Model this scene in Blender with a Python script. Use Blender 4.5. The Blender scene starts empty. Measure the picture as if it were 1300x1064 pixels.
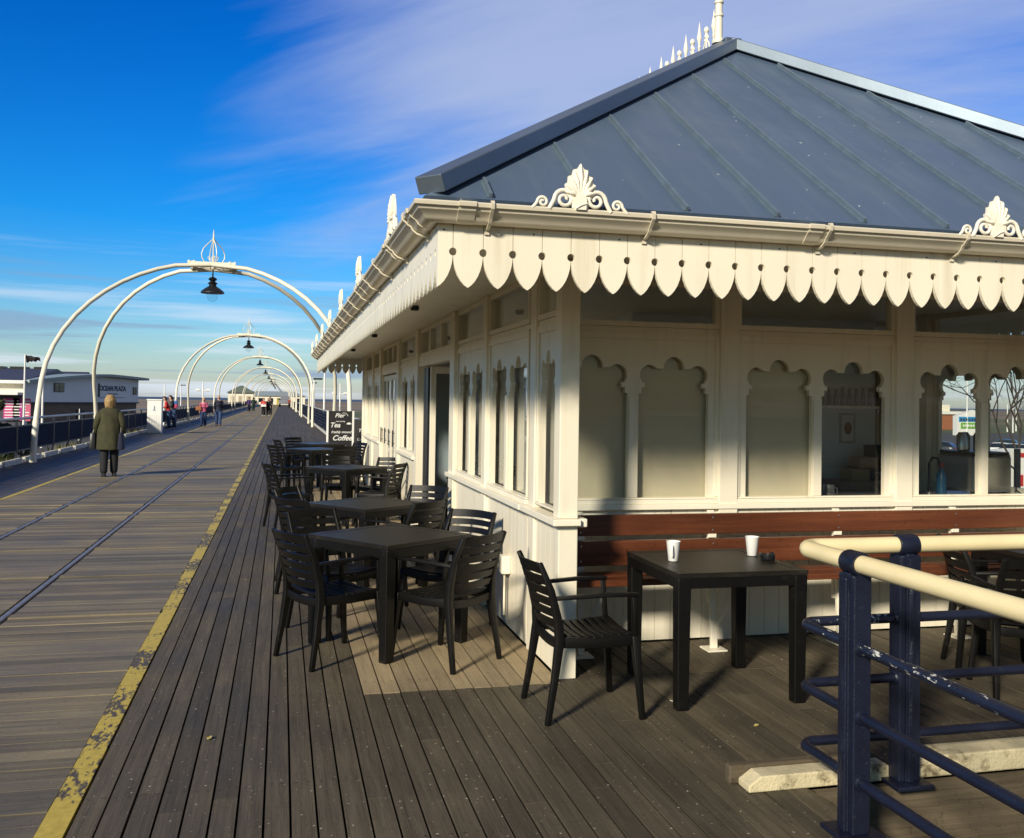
import bpy, bmesh, math, random
from mathutils import Vector, Matrix
from mathutils.geometry import tessellate_polygon
random.seed(7)
R = math.radians
scene = bpy.context.scene
COL = scene.collection

# ------------------------------------------------------------------ mesh builder
class MB:
    def __init__(s, M=None):
        s.v = []; s.f = []; s.mi = []; s.M = M
    def add(s, vs, fs, m=0):
        b = len(s.v)
        for v in vs:
            v = Vector(v)
            s.v.append(s.M @ v if s.M else v)
        for f in fs:
            s.f.append([b + i for i in f]); s.mi.append(m)
    def box(s, x0, x1, y0, y1, z0, z1, m=0):
        s.add([(x0,y0,z0),(x1,y0,z0),(x1,y1,z0),(x0,y1,z0),(x0,y0,z1),(x1,y0,z1),(x1,y1,z1),(x0,y1,z1)],
              [(3,2,1,0),(4,5,6,7),(0,1,5,4),(1,2,6,5),(2,3,7,6),(3,0,4,7)], m)
    def obox(s, c, ax, ay, az, hx, hy, hz, m=0):
        c = Vector(c); ax = Vector(ax).normalized()*hx; ay = Vector(ay).normalized()*hy; az = Vector(az).normalized()*hz
        vs = [c+ax*i+ay*j+az*k for k in (-1,1) for (i,j) in ((-1,-1),(1,-1),(1,1),(-1,1))]
        s.add(vs, [(3,2,1,0),(4,5,6,7),(0,1,5,4),(1,2,6,5),(2,3,7,6),(3,0,4,7)], m)
    def ring_skin(s, rings, m=0, closed=False, caps=True):
        n = len(rings[0]); vs = [p for r in rings for p in r]; fs = []
        L = len(rings)
        for i in range(L if closed else L-1):
            a = i*n; b = ((i+1) % L)*n
            for j in range(n):
                k = (j+1) % n
                fs.append((a+j, a+k, b+k, b+j))
        if caps and not closed:
            fs.append(tuple(reversed(range(n)))); fs.append(tuple((L-1)*n+j for j in range(n)))
        s.add(vs, fs, m)
    def tube(s, path, r, n=10, m=0, closed=False):
        P = [Vector(p) for p in path]; rs = r if isinstance(r, (list, tuple)) else [r]*len(P)
        L = len(P); rings = []; prev = None
        for i in range(L):
            if closed: t = P[(i+1) % L]-P[i-1]
            else: t = P[min(i+1, L-1)]-P[max(i-1, 0)]
            t.normalize()
            if prev is None:
                u = t.orthogonal().normalized()
            else:
                u = (prev-t*prev.dot(t))
                if u.length < 1e-6: u = t.orthogonal()
                u.normalize()
            prev = u; w = t.cross(u)
            rings.append([P[i]+(u*math.cos(2*math.pi*k/n)+w*math.sin(2*math.pi*k/n))*rs[i] for k in range(n)])
        s.ring_skin(rings, m, closed)
    def sweep(s, path, wx, wy, ref=(1,0,0), m=0):
        P = [Vector(p) for p in path]; L = len(P); rings = []; ref = Vector(ref)
        for i in range(L):
            t = (P[min(i+1, L-1)]-P[max(i-1, 0)]).normalized()
            d = t.cross(ref).normalized(); u = d.cross(t).normalized()
            a = (wx[i] if isinstance(wx, (list, tuple)) else wx)/2; b = (wy[i] if isinstance(wy, (list, tuple)) else wy)/2
            rings.append([P[i]+u*a+d*b, P[i]-u*a+d*b, P[i]-u*a-d*b, P[i]+u*a-d*b])
        s.ring_skin(rings, m)
    def lathe(s, prof, c=(0,0,0), n=16, m=0, sx=1, sy=1):
        c = Vector(c); rings = []
        for r, z in prof:
            rings.append([c+Vector((math.cos(2*math.pi*k/n)*max(r,1e-4)*sx, math.sin(2*math.pi*k/n)*max(r,1e-4)*sy, z)) for k in range(n)])
        s.ring_skin(rings, m)
    def cyl(s, a, b, r, n=12, m=0):
        s.tube([a, b], r, n, m)
    def prism(s, outer, holes, y0, y1, m=0):
        # polygon in (u,z), extruded along depth y0..y1
        loops = [[Vector((p[0], p[1], 0)) for p in outer]]+[[Vector((p[0], p[1], 0)) for p in h] for h in holes]
        flat = [p for l in loops for p in l]
        tris = tessellate_polygon(loops)
        n = len(flat)
        vs = [(p.x, y0, p.y) for p in flat]+[(p.x, y1, p.y) for p in flat]
        fs = [tuple(t) for t in tris]+[tuple(i+n for i in reversed(t)) for t in tris]
        b = 0
        for l in loops:
            k = len(l)
            for i in range(k):
                j = (i+1) % k
                fs.append((b+i, b+j, b+j+n, b+i+n))
            b += k
        s.add(vs, fs, m)
    def build(s, name, mats, parent=None, smooth=True, bevel=0, angle=35, recalc=True):
        me = bpy.data.meshes.new(name)
        me.from_pydata([tuple(v) for v in s.v], [], s.f)
        if not isinstance(mats, (list, tuple)): mats = [mats]
        for m in mats: me.materials.append(m)
        me.polygons.foreach_set('material_index', s.mi)
        bm = bmesh.new(); bm.from_mesh(me)
        if recalc:
            bmesh.ops.recalc_face_normals(bm, faces=bm.faces)
        if bevel:
            es = [e for e in bm.edges if len(e.link_faces) == 2 and e.calc_face_angle(0) > R(40)]
            bmesh.ops.bevel(bm, geom=es, offset=bevel, segments=2, profile=.5, affect='EDGES', clamp_overlap=True)
        bm.to_mesh(me); bm.free()
        if smooth:
            me.polygons.foreach_set('use_smooth', [True]*len(me.polygons))
            me.set_sharp_from_angle(angle=R(angle))
        me.update()
        o = bpy.data.objects.new(name, me); COL.objects.link(o)
        if parent: o.parent = parent
        return o

def tag(o, label=None, cat=None, group=None, kind=None):
    if label: o['label'] = label
    if cat: o['category'] = cat
    if group: o['group'] = group
    if kind: o['kind'] = kind
    return o
def thing(name, label, cat, loc=(0,0,0), rz=0, group=None):
    o = bpy.data.objects.new(name, None); COL.objects.link(o)
    o.empty_display_size = .1
    o.location = loc; o.rotation_euler = (0,0,rz)
    return tag(o, label, cat, group)
def struct(name, mb, mats, **k):
    return tag(mb.build(name, mats, **k), kind='structure')
CHILD = {}
def copy_tree(root, loc, rz, label=None, scale=None):
    c = root.copy(); COL.objects.link(c); c.location = loc; c.rotation_euler = (0,0,rz)
    if scale: c.scale = scale
    if label: c['label'] = label
    def rec(a, b):
        for ch in [o for o in bpy.data.objects if o.parent == a]:
            d = ch.copy(); COL.objects.link(d); d.parent = b; rec(ch, d)
    rec(root, c)
    return c

# ------------------------------------------------------------------ materials
def base_mat(name):
    m = bpy.data.materials.new(name); m.use_nodes = True
    nt = m.node_tree; b = nt.nodes['Principled BSDF']
    return m, nt, b
def N(nt, t, **k):
    n = nt.nodes.new(t)
    for a, v in k.items(): setattr(n, a, v)
    return n
def ramp(nt, inp, stops):
    r = N(nt, 'ShaderNodeValToRGB'); e = r.color_ramp.elements
    while len(e) > len(stops): e.remove(e[-1])
    while len(e) < len(stops): e.new(.5)
    for i, (p, c) in enumerate(stops):
        e[i].position = p; e[i].color = c if len(c) == 4 else (*c, 1)
    nt.links.new(inp, r.inputs[0]); return r
def coord(nt, scale=(1,1,1), kind='Object'):
    tc = N(nt, 'ShaderNodeTexCoord'); mp = N(nt, 'ShaderNodeMapping')
    mp.inputs['Scale'].default_value = scale
    nt.links.new(tc.outputs[kind], mp.inputs[0]); return mp.outputs[0]
def noise(nt, vec, scale, detail=4, rough=.6, dist=0):
    n = N(nt, 'ShaderNodeTexNoise'); n.inputs['Scale'].default_value = scale
    n.inputs['Detail'].default_value = detail; n.inputs['Roughness'].default_value = rough
    n.inputs['Distortion'].default_value = dist
    nt.links.new(vec, n.inputs['Vector']); return n.outputs['Fac']
def mixc(nt, fac, a, b, blend='MIX'):
    n = N(nt, 'ShaderNodeMix', data_type='RGBA', blend_type=blend)
    for sock, val in ((n.inputs[0], fac), (n.inputs[6], a), (n.inputs[7], b)):
        if isinstance(val, (int, float)): sock.default_value = val
        elif isinstance(val, tuple): sock.default_value = (*val, 1) if len(val) == 3 else val
        else: nt.links.new(val, sock)
    return n.outputs[2]
def bump(nt, b, h, strength=.3, dist=.01):
    n = N(nt, 'ShaderNodeBump'); n.inputs['Strength'].default_value = strength; n.inputs['Distance'].default_value = dist
    nt.links.new(h, n.inputs['Height']); nt.links.new(n.outputs[0], b.inputs['Normal'])
def paint(name, col, rough=.45, var=.12, scale=3, bumps=.05, dirt=None, metallic=0, spec=.5, streak=None):
    m, nt, b = base_mat(name)
    v = coord(nt); f = noise(nt, v, scale, 5)
    r = ramp(nt, f, [(.3, tuple(c*(1-var) for c in col)), (.7, tuple(min(1, c*(1+var*.5)) for c in col))])
    out = r.outputs[0]
    if dirt:
        f2 = noise(nt, v, dirt[1], 8, .7)
        rr = ramp(nt, f2, [(dirt[2], (0,0,0)), (dirt[2]+.12, (1,1,1))])
        out = mixc(nt, rr.outputs[0], out, dirt[0])
    if streak:
        f3 = noise(nt, coord(nt, (1, 1, .07)), streak[1], 6, .65)
        r3 = ramp(nt, f3, [(.52, (0,0,0)), (.80, (streak[2],)*3)])
        out = mixc(nt, r3.outputs[0], out, streak[0])
    nt.links.new(out, b.inputs['Base Color'])
    b.inputs['Roughness'].default_value = rough; b.inputs['Metallic'].default_value = metallic
    b.inputs['Specular IOR Level'].default_value = spec
    if bumps: bump(nt, b, noise(nt, v, scale*14, 3), bumps, .01)
    return m
def wood(name, c1, c2, along='Y', rough=.7, grain=30, islandvar=.5, fleck=None, wear=.0, spec=.3, bs=.35):
    m, nt, b = base_mat(name)
    sc = {'Y': (1, .04, 1), 'X': (.04, 1, 1), 'Z': (1, 1, .04)}[along]
    v = coord(nt, sc); vo = coord(nt)
    f = noise(nt, v, grain, 8, .65, .3)
    g = N(nt, 'ShaderNodeNewGeometry')
    sc2 = {'Y': (1, .018, 1), 'X': (.018, 1, 1), 'Z': (1, 1, .018)}[along]
    f5 = noise(nt, coord(nt, sc2), grain*5.5, 5, .7, .2)
    mfa = N(nt, 'ShaderNodeMix', data_type='FLOAT'); mfa.inputs[0].default_value = .5
    nt.links.new(f, mfa.inputs[2]); nt.links.new(f5, mfa.inputs[3]); f = mfa.outputs[0]
    base = ramp(nt, f, [(.34, c1), (.66, c2)]).outputs[0]
    sp_ = ramp(nt, noise(nt, vo, 42, 4, .6), [(.30, (.55, .53, .5)), (.42, (1, 1, 1))]).outputs[0]
    base = mixc(nt, .8, base, sp_, 'MULTIPLY')
    lo = 1-islandvar; hi = 1+islandvar*.7
    isl = ramp(nt, g.outputs['Random Per Island'], [(0, (lo, lo, lo)), (.5, (1, .98, .97)), (1, (hi, hi*.98, hi*.94))]).outputs[0]
    col = mixc(nt, 1.0, base, isl, 'MULTIPLY')
    big = noise(nt, vo, .9, 5, .6)
    bigr = ramp(nt, big, [(.3, (.72, .72, .74)), (.7, (1.2, 1.18, 1.14))]).outputs[0]
    col = mixc(nt, 1.0, col, bigr, 'MULTIPLY')
    if fleck:
        ff = noise(nt, vo, fleck[1], 2, .5)
        fr = ramp(nt, ff, [(fleck[2], (0,0,0)), (fleck[2]+.03, (1,1,1))]).outputs[0]
        col = mixc(nt, fr, col, fleck[0])
    nt.links.new(col, b.inputs['Base Color'])
    rr = ramp(nt, big, [(.3, (rough-.1,)*3), (.7, (min(1, rough+.1),)*3)]).outputs[0]
    nt.links.new(rr, b.inputs['Roughness'])
    b.inputs['Specular IOR Level'].default_value = spec
    bump(nt, b, f, bs, .008)
    return m
def glass(name, tint=(.9, .93, .92), f0=.04, f1=.9, rough=.0):
    m = bpy.data.materials.new(name); m.use_nodes = True; nt = m.node_tree
    nt.nodes.clear()
    o = N(nt, 'ShaderNodeOutputMaterial'); tr = N(nt, 'ShaderNodeBsdfTransparent'); gl = N(nt, 'ShaderNodeBsdfGlossy')
    lw = N(nt, 'ShaderNodeLayerWeight'); lw.inputs[0].default_value = .5
    p = N(nt, 'ShaderNodeMath', operation='POWER'); nt.links.new(lw.outputs['Facing'], p.inputs[0]); p.inputs[1].default_value = 5
    q = N(nt, 'ShaderNodeMath', operation='MULTIPLY_ADD'); nt.links.new(p.outputs[0], q.inputs[0]); q.inputs[1].default_value = f1; q.inputs[2].default_value = f0
    mx = N(nt, 'ShaderNodeMixShader')
    tr.inputs[0].default_value = (*tint, 1); gl.inputs['Roughness'].default_value = rough; gl.inputs[0].default_value = (.95, .97, 1, 1)
    nt.links.new(q.outputs[0], mx.inputs[0]); nt.links.new(tr.outputs[0], mx.inputs[1]); nt.links.new(gl.outputs[0], mx.inputs[2])
    nt.links.new(mx.outputs[0], o.inputs[0])
    return m

M = {}
M['cream'] = paint('cream_paint', (.82, .76, .61), .42, .05, 1.6, .06, dirt=((.64, .57, .42), 2.6, .66), streak=((.50, .42, .28), 9, .55))
M['cream_d'] = paint('cream_gutter_plastic', (.66, .60, .47), .38, .12, 2.5, .03, dirt=((.40, .34, .24), 5, .63))
M['cream_w'] = paint('cream_white_casting', (.86, .81, .68), .5, .08, 6, .15)
M['sill'] = paint('cream_sill_paint', (.84, .785, .64), .4, .06, 3, .04, dirt=((.55, .48, .36), 12, .68))
M['blind'] = paint('greige_roller_blind', (.62, .54, .385), .9, .05, 1.2, .1)
def roofmetal(name):
    m, nt, b = base_mat(name); v = coord(nt)
    c = ramp(nt, noise(nt, v, .7, 6, .6, .4), [(.3, (.070, .112, .180)), (.55, (.085, .128, .198)), (.75, (.125, .165, .218))]).outputs[0]
    st = ramp(nt, noise(nt, coord(nt, (2.2, .22, .3)), 5, 6, .6), [(.5, (0,0,0)), (.85, (.5, .5, .5))]).outputs[0]
    c = mixc(nt, st, c, (.155, .20, .245))
    fl = ramp(nt, noise(nt, v, 24, 2, .4), [(.765, (0,0,0)), (.785, (1,1,1))]).outputs[0]
    c = mixc(nt, fl, c, (.55, .58, .58))
    nt.links.new(c, b.inputs['Base Color'])
    rg = ramp(nt, noise(nt, v, 1.3, 5, .6), [(.3, (.34,)*3), (.7, (.52,)*3)]).outputs[0]
    nt.links.new(rg, b.inputs['Roughness']); b.inputs['Specular IOR Level'].default_value = .6; b.inputs['Metallic'].default_value = .12
    bump(nt, b, noise(nt, v, 2.4, 3, .5), .22, .03)
    return m
M['zinc'] = roofmetal('slate_blue_roof_metal')
M['seam'] = paint('greenish_seam_metal', (.115, .160, .205), .4, .2, 9, .05, spec=.6)
M['zinc_d'] = paint('blue_grey_hip_metal', (.15, .19, .235), .42, .2, 1.5, .03, metallic=.6, spec=.5)
M['black'] = paint('black_resin', (.0042, .0039, .0036), .44, .25, 20, .15, spec=.27, dirt=((.016, .014, .011), 7, .60))
M['blacktop'] = paint('black_resin_tabletop', (.012, .010, .0075), .40, .35, 9, .2, spec=.42, dirt=((.030, .025, .018), 6, .58))
M['navy'] = paint('navy_gloss_paint', (.0088, .0115, .027), .34, .3, 8, .3, dirt=((.045, .05, .065), 22, .62))
M['navychip'] = paint('chipped_navy_paint', (.0095, .0125, .03), .35, .3, 8, .4, dirt=((.60, .60, .55), 13, .60))
def chipped(name):
    m, nt, b = base_mat(name); v = coord(nt)
    c = ramp(nt, noise(nt, v, 8, 5), [(.3, (.0075, .010, .023)), (.7, (.012, .016, .036))]).outputs[0]
    k1 = noise(nt, coord(nt, (1.6, .45, 1.6)), 26, 5, .7); k2 = noise(nt, v, 2.1, 3, .5)
    a = N(nt, 'ShaderNodeMath', operation='MULTIPLY_ADD'); nt.links.new(k2, a.inputs[0]); a.inputs[1].default_value = .69; nt.links.new(k1, a.inputs[2])
    k = ramp(nt, a.outputs[0], [(.985, (0,0,0)), (1.0, (1,1,1))]).outputs[0]
    nt.links.new(mixc(nt, k, c, (.62, .61, .56)), b.inputs['Base Color']); b.inputs['Roughness'].default_value = .36
    bump(nt, b, k, .35, -.002)
    return m
M['navychip'] = chipped('chipped_navy_rail_paint')
M['navypanel'] = paint('navy_panel', (.012, .019, .046), .85, .2, 2, .02, spec=.08)
M['ivory'] = paint('ivory_handrail_gloss', (.83, .70, .40), .28, .08, 5, .06, dirt=((.45, .30, .12), 40, .72))
M['archcream'] = paint('cream_steel_tube', (.82, .77, .61), .38, .08, 2, .02)
M['greyrail'] = paint('grey_handrail', (.42, .42, .40), .4, .2, 4, .05)
M['white'] = paint('white_paint', (.84, .83, .79), .5, .06, 3, .03)
M['china'] = paint('white_china', (.85, .84, .80), .2, .02, 3, 0)
M['iron'] = paint('black_iron', (.012, .013, .015), .4, .2, 9, .1)
M['steel'] = paint('rail_steel', (.34, .35, .37), .40, .25, 12, .1, metallic=.6)
M['darksteel'] = paint('dark_rail_steel', (.03, .03, .036), .6, .3, 12, .1)
M['stainless'] = paint('stainless_steel', (.42, .42, .41), .3, .1, 4, .02, metallic=.9)
M['dark'] = paint('dark_interior', (.03, .028, .026), .8, .2, 3, 0)
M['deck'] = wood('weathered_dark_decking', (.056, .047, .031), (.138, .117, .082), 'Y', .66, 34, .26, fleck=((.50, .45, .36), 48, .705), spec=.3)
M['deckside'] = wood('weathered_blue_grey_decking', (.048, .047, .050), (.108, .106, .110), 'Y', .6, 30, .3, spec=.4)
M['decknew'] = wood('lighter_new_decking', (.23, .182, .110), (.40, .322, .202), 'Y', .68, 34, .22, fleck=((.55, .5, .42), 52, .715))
M['deckx'] = wood('cross_laid_brown_decking', (.112, .094, .060), (.265, .228, .152), 'X', .62, 26, .34, fleck=((.42, .38, .32), 60, .73), spec=.4)
M['kerbwood'] = wood('old_kerb_timber', (.07, .055, .035), (.16, .13, .085), 'X', .8, 24, .2)
M['bench'] = wood('varnished_red_brown_timber', (.068, .020, .009), (.19, .060, .024), 'X', .36, 16, .35, spec=.5, bs=.15)
M['kerbcream'] = paint('worn_cream_kerb', (.62, .54, .34), .7, .25, 6, .5, dirt=((.16, .125, .065), 7, .54))
M['kerbwhite'] = paint('worn_white_block', (.60, .58, .52), .7, .25, 7, .3, dirt=((.12, .12, .08), 9, .6))
M['glass'] = glass('window_glass', (.95, .96, .95), .025, .8)
M['glass_side'] = glass('window_glass_side', (.90, .92, .93), .10, .9)
M['glassd'] = glass('door_glass', (.75, .78, .78))
M['lampglass'] = glass('lamp_globe_glass', (.93, .95, .95))
M['inwall'] = paint('pale_blue_interior_wall', (.78, .84, .87), .7, .04, 2, .02)
M['floorin'] = wood('interior_floor', (.22, .15, .09), (.36, .26, .17), 'Y', .5, 20, .2)
def yellow_mat(name, th, sat=1):
    m, nt, b = base_mat(name)
    v = coord(nt); w = coord(nt, (1, .35, 1))
    f = noise(nt, w, 38, 8, .75); f2 = noise(nt, v, 1.7, 4, .6)
    a = N(nt, 'ShaderNodeMath', operation='ADD'); nt.links.new(f, a.inputs[0]); nt.links.new(f2, a.inputs[1])
    r = ramp(nt, a.outputs[0], [(.44, (0,0,0)), (.47, (1,1,1))])
    r2 = ramp(nt, a.outputs[0], [(0, (0,0,0)), (1, (1,1,1))])
    a2 = N(nt, 'ShaderNodeMath', operation='GREATER_THAN'); nt.links.new(a.outputs[0], a2.inputs[0]); a2.inputs[1].default_value = th
    yc = ramp(nt, noise(nt, v, 25, 4), [(.3, (.44, .33, .045)), (.7, (.60, .46, .075))]).outputs[0]
    wd = ramp(nt, f, [(.3, (.06, .048, .03)), (.7, (.15, .12, .08))]).outputs[0]
    nt.links.new(mixc(nt, a2.outputs[0], wd, yc), b.inputs['Base Color'])
    b.inputs['Roughness'].default_value = .6
    bump(nt, b, a2.outputs[0], .25, .003)
    return m
M['yellow'] = yellow_mat('worn_yellow_line_paint', .965); M['yellow2'] = yellow_mat('thin_yellow_line_paint', .86)
def solid(name, col, rough=.6, **k): 
    if name not in M: M[name] = paint(name, col, rough, .12, 6, .08, **k)
    return M[name]

# ------------------------------------------------------------------ camera (fitted to the photograph)
YAW, PIT, ROL, F = .238849, .018988, .0146542, 1198.29
CAM = Vector((-1.62, -5.418, 1.65))
_f = Vector((math.sin(YAW)*math.cos(PIT), math.cos(YAW)*math.cos(PIT), math.sin(PIT)))
_r = Vector((math.cos(YAW), -math.sin(YAW), 0)); _u = _r.cross(_f)
_r2 = _r*math.cos(ROL)+_u*math.sin(ROL); _u2 = -_r*math.sin(ROL)+_u*math.cos(ROL)
cd = bpy.data.cameras.new('camera'); cam = bpy.data.objects.new('camera', cd); COL.objects.link(cam)
cam.matrix_world = Matrix(((_r2.x, _u2.x, -_f.x, CAM.x), (_r2.y, _u2.y, -_f.y, CAM.y), (_r2.z, _u2.z, -_f.z, CAM.z), (0, 0, 0, 1)))
cd.sensor_fit = 'HORIZONTAL'; cd.sensor_width = 36; cd.lens = F/1300*36
cd.shift_y = -44.5/1300
cd.clip_start = .05; cd.clip_end = 60000
scene.camera = cam
def at(px, py, Y):
    # where the sight line through a photo pixel meets a distance, used to survey far background positions
    d = _f+_r2*((px-650)/F)-_u2*((py-487.5)/F)
    return CAM+d*((Y-CAM.y)/d.y)

# ------------------------------------------------------------------ light and sky
SUN_AZ = Vector((.66, .75, 0)).normalized(); SUN_EL = R(25)
sd = bpy.data.lights.new('sun', 'SUN'); sd.energy = 5.0; sd.angle = R(7); sd.color = (1, .90, .73)
sun = bpy.data.objects.new('sun', sd); COL.objects.link(sun)
dvec = SUN_AZ*math.cos(SUN_EL)+Vector((0, 0, -math.sin(SUN_EL)))
sun.rotation_euler = dvec.to_track_quat('-Z', 'Y').to_euler()
w = bpy.data.worlds.new('World'); scene.world = w; w.use_nodes = True
nt = w.node_tree; bg = nt.nodes['Background']
sky = N(nt, 'ShaderNodeTexSky', sky_type='NISHITA'); sky.sun_disc = False
sky.sun_elevation = SUN_EL; sky.sun_rotation = math.atan2(-SUN_AZ.x, -SUN_AZ.y)
sky.air_density = 1.0; sky.dust_density = .6; sky.ozone_density = 3.0; sky.altitude = 0
tc = N(nt, 'ShaderNodeTexCoord'); sx = N(nt, 'ShaderNodeSeparateXYZ'); nt.links.new(tc.outputs['Generated'], sx.inputs[0])
def mth(op, a, b=None, clamp=False):
    n = N(nt, 'ShaderNodeMath', operation=op); n.use_clamp = clamp
    for i, v in enumerate((a, b)):
        if v is None: continue
        if isinstance(v, (int, float)): n.inputs[i].default_value = v
        else: nt.links.new(v, n.inputs[i])
    return n.outputs[0]
def maprange(v, a, b, c=0, d=1, smooth=True):
    n = N(nt, 'ShaderNodeMapRange'); n.interpolation_type = 'SMOOTHSTEP' if smooth else 'LINEAR'
    nt.links.new(v, n.inputs[0])
    for i, x in enumerate((a, b, c, d)): n.inputs[i+1].default_value = x
    return n.outputs[0]
hs = N(nt, 'ShaderNodeHueSaturation'); hs.inputs['Saturation'].default_value = 1.35; hs.inputs['Value'].default_value = 1.0
hs.inputs['Hue'].default_value = .5
nt.links.new(sky.outputs[0], hs.inputs['Color'])
# deepen the upper sky
tint = ramp(nt, maprange(sx.outputs[2], 0, .5, smooth=False), [(0, (1.05, 1.08, 1.40)), (.10, (.88, 1.08, 1.30)), (.35, (.14, .98, 1.55)), (.8, (.01, .74, 1.42)), (1, (.01, .66, 1.35))]).outputs[0]
col = mixc(nt, 1.0, hs.outputs[0], tint, 'MULTIPLY')
zc = mth('ADD', mth('MAXIMUM', sx.outputs[2], 0), .22)
cx = N(nt, 'ShaderNodeCombineXYZ'); nt.links.new(mth('DIVIDE', sx.outputs[0], zc), cx.inputs[0]); nt.links.new(mth('DIVIDE', sx.outputs[1], zc), cx.inputs[1])
mp = N(nt, 'ShaderNodeMapping'); rt = N(nt, 'ShaderNodeVectorRotate', rotation_type='Z_AXIS'); rt.inputs['Angle'].default_value = R(36); nt.links.new(cx.outputs[0], rt.inputs['Vector'])
mp.inputs['Scale'].default_value = (.42, 1.55, 1); mp.inputs['Location'].default_value = (1.3, .2, 0)
nt.links.new(rt.outputs[0], mp.inputs[0])
c1 = noise(nt, mp.outputs[0], 1.25, 9, .56, .55)
side = maprange(sx.outputs[0], -.28, .30, -.17, .065)
mpb = N(nt, 'ShaderNodeMapping'); mpb.inputs['Scale'].default_value = (.45, 1.05, 1); mpb.inputs['Location'].default_value = (.4, 2.1, 0)
nt.links.new(rt.outputs[0], mpb.inputs[0])
cb_ = noise(nt, mpb.outputs[0], .95, 5, .5, .3)
mixn = mth('ADD', mth('MULTIPLY', c1, .55), mth('MULTIPLY', cb_, .45))
c1m = maprange(mth('ADD', mixn, side), .40, .66, 0, .82)
c1m = mth('MULTIPLY', c1m, maprange(sx.outputs[2], .04, .16))
col = mixc(nt, c1m, col, (4.5, 5.3, 7.5))
# low strata over the sea
mp2 = N(nt, 'ShaderNodeMapping'); mp2.inputs['Scale'].default_value = (1.6, 1.6, 34); mp2.inputs['Location'].default_value = (.2, .4, .7)
nt.links.new(tc.outputs['Generated'], mp2.inputs[0])
c2 = noise(nt, mp2.outputs[0], 1.5, 6, .55, .2)
low = maprange(sx.outputs[2], .19, .02)
pale = mth('MULTIPLY', maprange(c2, .50, .66, 0, .75), low)
dark = mth('MULTIPLY', maprange(c2, .47, .34, 0, .8), low)
col = mixc(nt, pale, col, (7.4, 8.2, 9.4))
col = mixc(nt, dark, col, (2.6, 3.6, 5.4))
# sky behind the camera and overhead dimmed and warmed to cut fill light
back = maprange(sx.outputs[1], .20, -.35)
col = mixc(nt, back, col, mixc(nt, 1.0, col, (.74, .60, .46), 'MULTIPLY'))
zen = maprange(sx.outputs[2], .55, .85)
col = mixc(nt, zen, col, mixc(nt, 1.0, col, (.8, .55, .5), 'MULTIPLY'))
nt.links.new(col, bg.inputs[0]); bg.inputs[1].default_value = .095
scene.view_settings.view_transform = 'Standard'; scene.view_settings.look = 'None'
scene.view_settings.exposure = .12; scene.view_settings.gamma = 1
scene.cycles.max_bounces = 8; scene.cycles.transparent_max_bounces = 16
scene.cycles.caustics_reflective = False; scene.cycles.caustics_refractive = False

# ================================================================== SETTING
GZ = -3.5
def ground_mat(name, c1, c2, sc, c3=None):
    m, nt, b = base_mat(name); v = coord(nt)
    r = ramp(nt, noise(nt, v, sc, 8, .6), [(.3, c1), (.7, c2)]).outputs[0]
    if c3:
        k = ramp(nt, noise(nt, v, sc*.12, 5, .6), [(.45, (0,0,0)), (.6, (1,1,1))]).outputs[0]
        r = mixc(nt, k, r, c3)
    nt.links.new(r, b.inputs['Base Color']); b.inputs['Roughness'].default_value = .9
    bump(nt, b, noise(nt, v, sc*6, 4), .3, .1)
    return m
g = MB(); g.add([(-4000, -400, GZ-.3), (4000, -400, GZ-.3), (4000, 2300, GZ-.3), (-4000, 2300, GZ-.3)], [(0,1,2,3)])
struct('beach', g, ground_mat('beach_sand', (.20, .145, .10), (.30, .23, .16), .05, (.14, .11, .07)))
g = MB(); g.add([(-30000, 2290, GZ-.4), (30000, 2290, GZ-.4), (30000, 50000, GZ-.4), (-30000, 50000, GZ-.4)], [(0,1,2,3)])
m, nt_, b = base_mat('sea_water'); b.inputs['Base Color'].default_value = (.05, .075, .11, 1); b.inputs['Roughness'].default_value = .6
struct('sea', g, m)
asph = ground_mat('car_park_asphalt', (.045, .045, .047), (.075, .075, .075), .6)
g = MB(); g.box(-120, -9, -60, 230, GZ-.6, GZ-.01); struct('car_park', g, asph)
g = MB(); g.box(9, 190, -60, 165, GZ-.6, GZ-.01); struct('car_park', g, asph)
g = MB(); g.box(9, 600, 165.2, 420, GZ-.6, GZ+.03); g.box(190.2, 600, -60, 165, GZ-.6, GZ+.03)
struct('grass_bank', g, ground_mat('rough_grass', (.055, .075, .02), (.12, .13, .04), .12, (.2, .16, .08)))

# ---- pier deck: every board a solid board
XR, XL = -2.385, -5.83
def long_boards(mb, x0, x1, y0, y1, w=.104, gap=.0095, L=4.2, m=0, jit=True):
    n = max(1, round((x1-x0)/w)); w = (x1-x0)/n
    for i in range(n):
        a = x0+i*w+gap/2; b = x0+(i+1)*w-gap/2
        y = y0-(random.random()*L*.9 if jit else 0)
        while y < y1:
            e = min(y+L, y1); s = max(y, y0)
            if e-s > .05:
                z = random.uniform(-.0022, .0022)
                mb.box(a, b, s+.002, e-.002, -.045, z, m)
            y += L
d = MB()
long_boards(d, XR+.006, -1.145, -9, 250)
long_boards(d, -1.145, -.002, -9, -.06)
long_boards(d, -1.145, .40, 15.3, 250, jit=True)
long_boards(d, -.002, .62, -9, -.001); long_boards(d, .62, 8.0, -1.62, -.001)
long_boards(d, .125, 4.24, .0, .745)
long_boards(d, 4.50, 8.0, .0, 15.3); long_boards(d, .4, 8.0, 15.302, 17.0)
random.seed(17)
nl = MB(); nw = round((-1.145-(XR+.006))/.104); 
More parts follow.
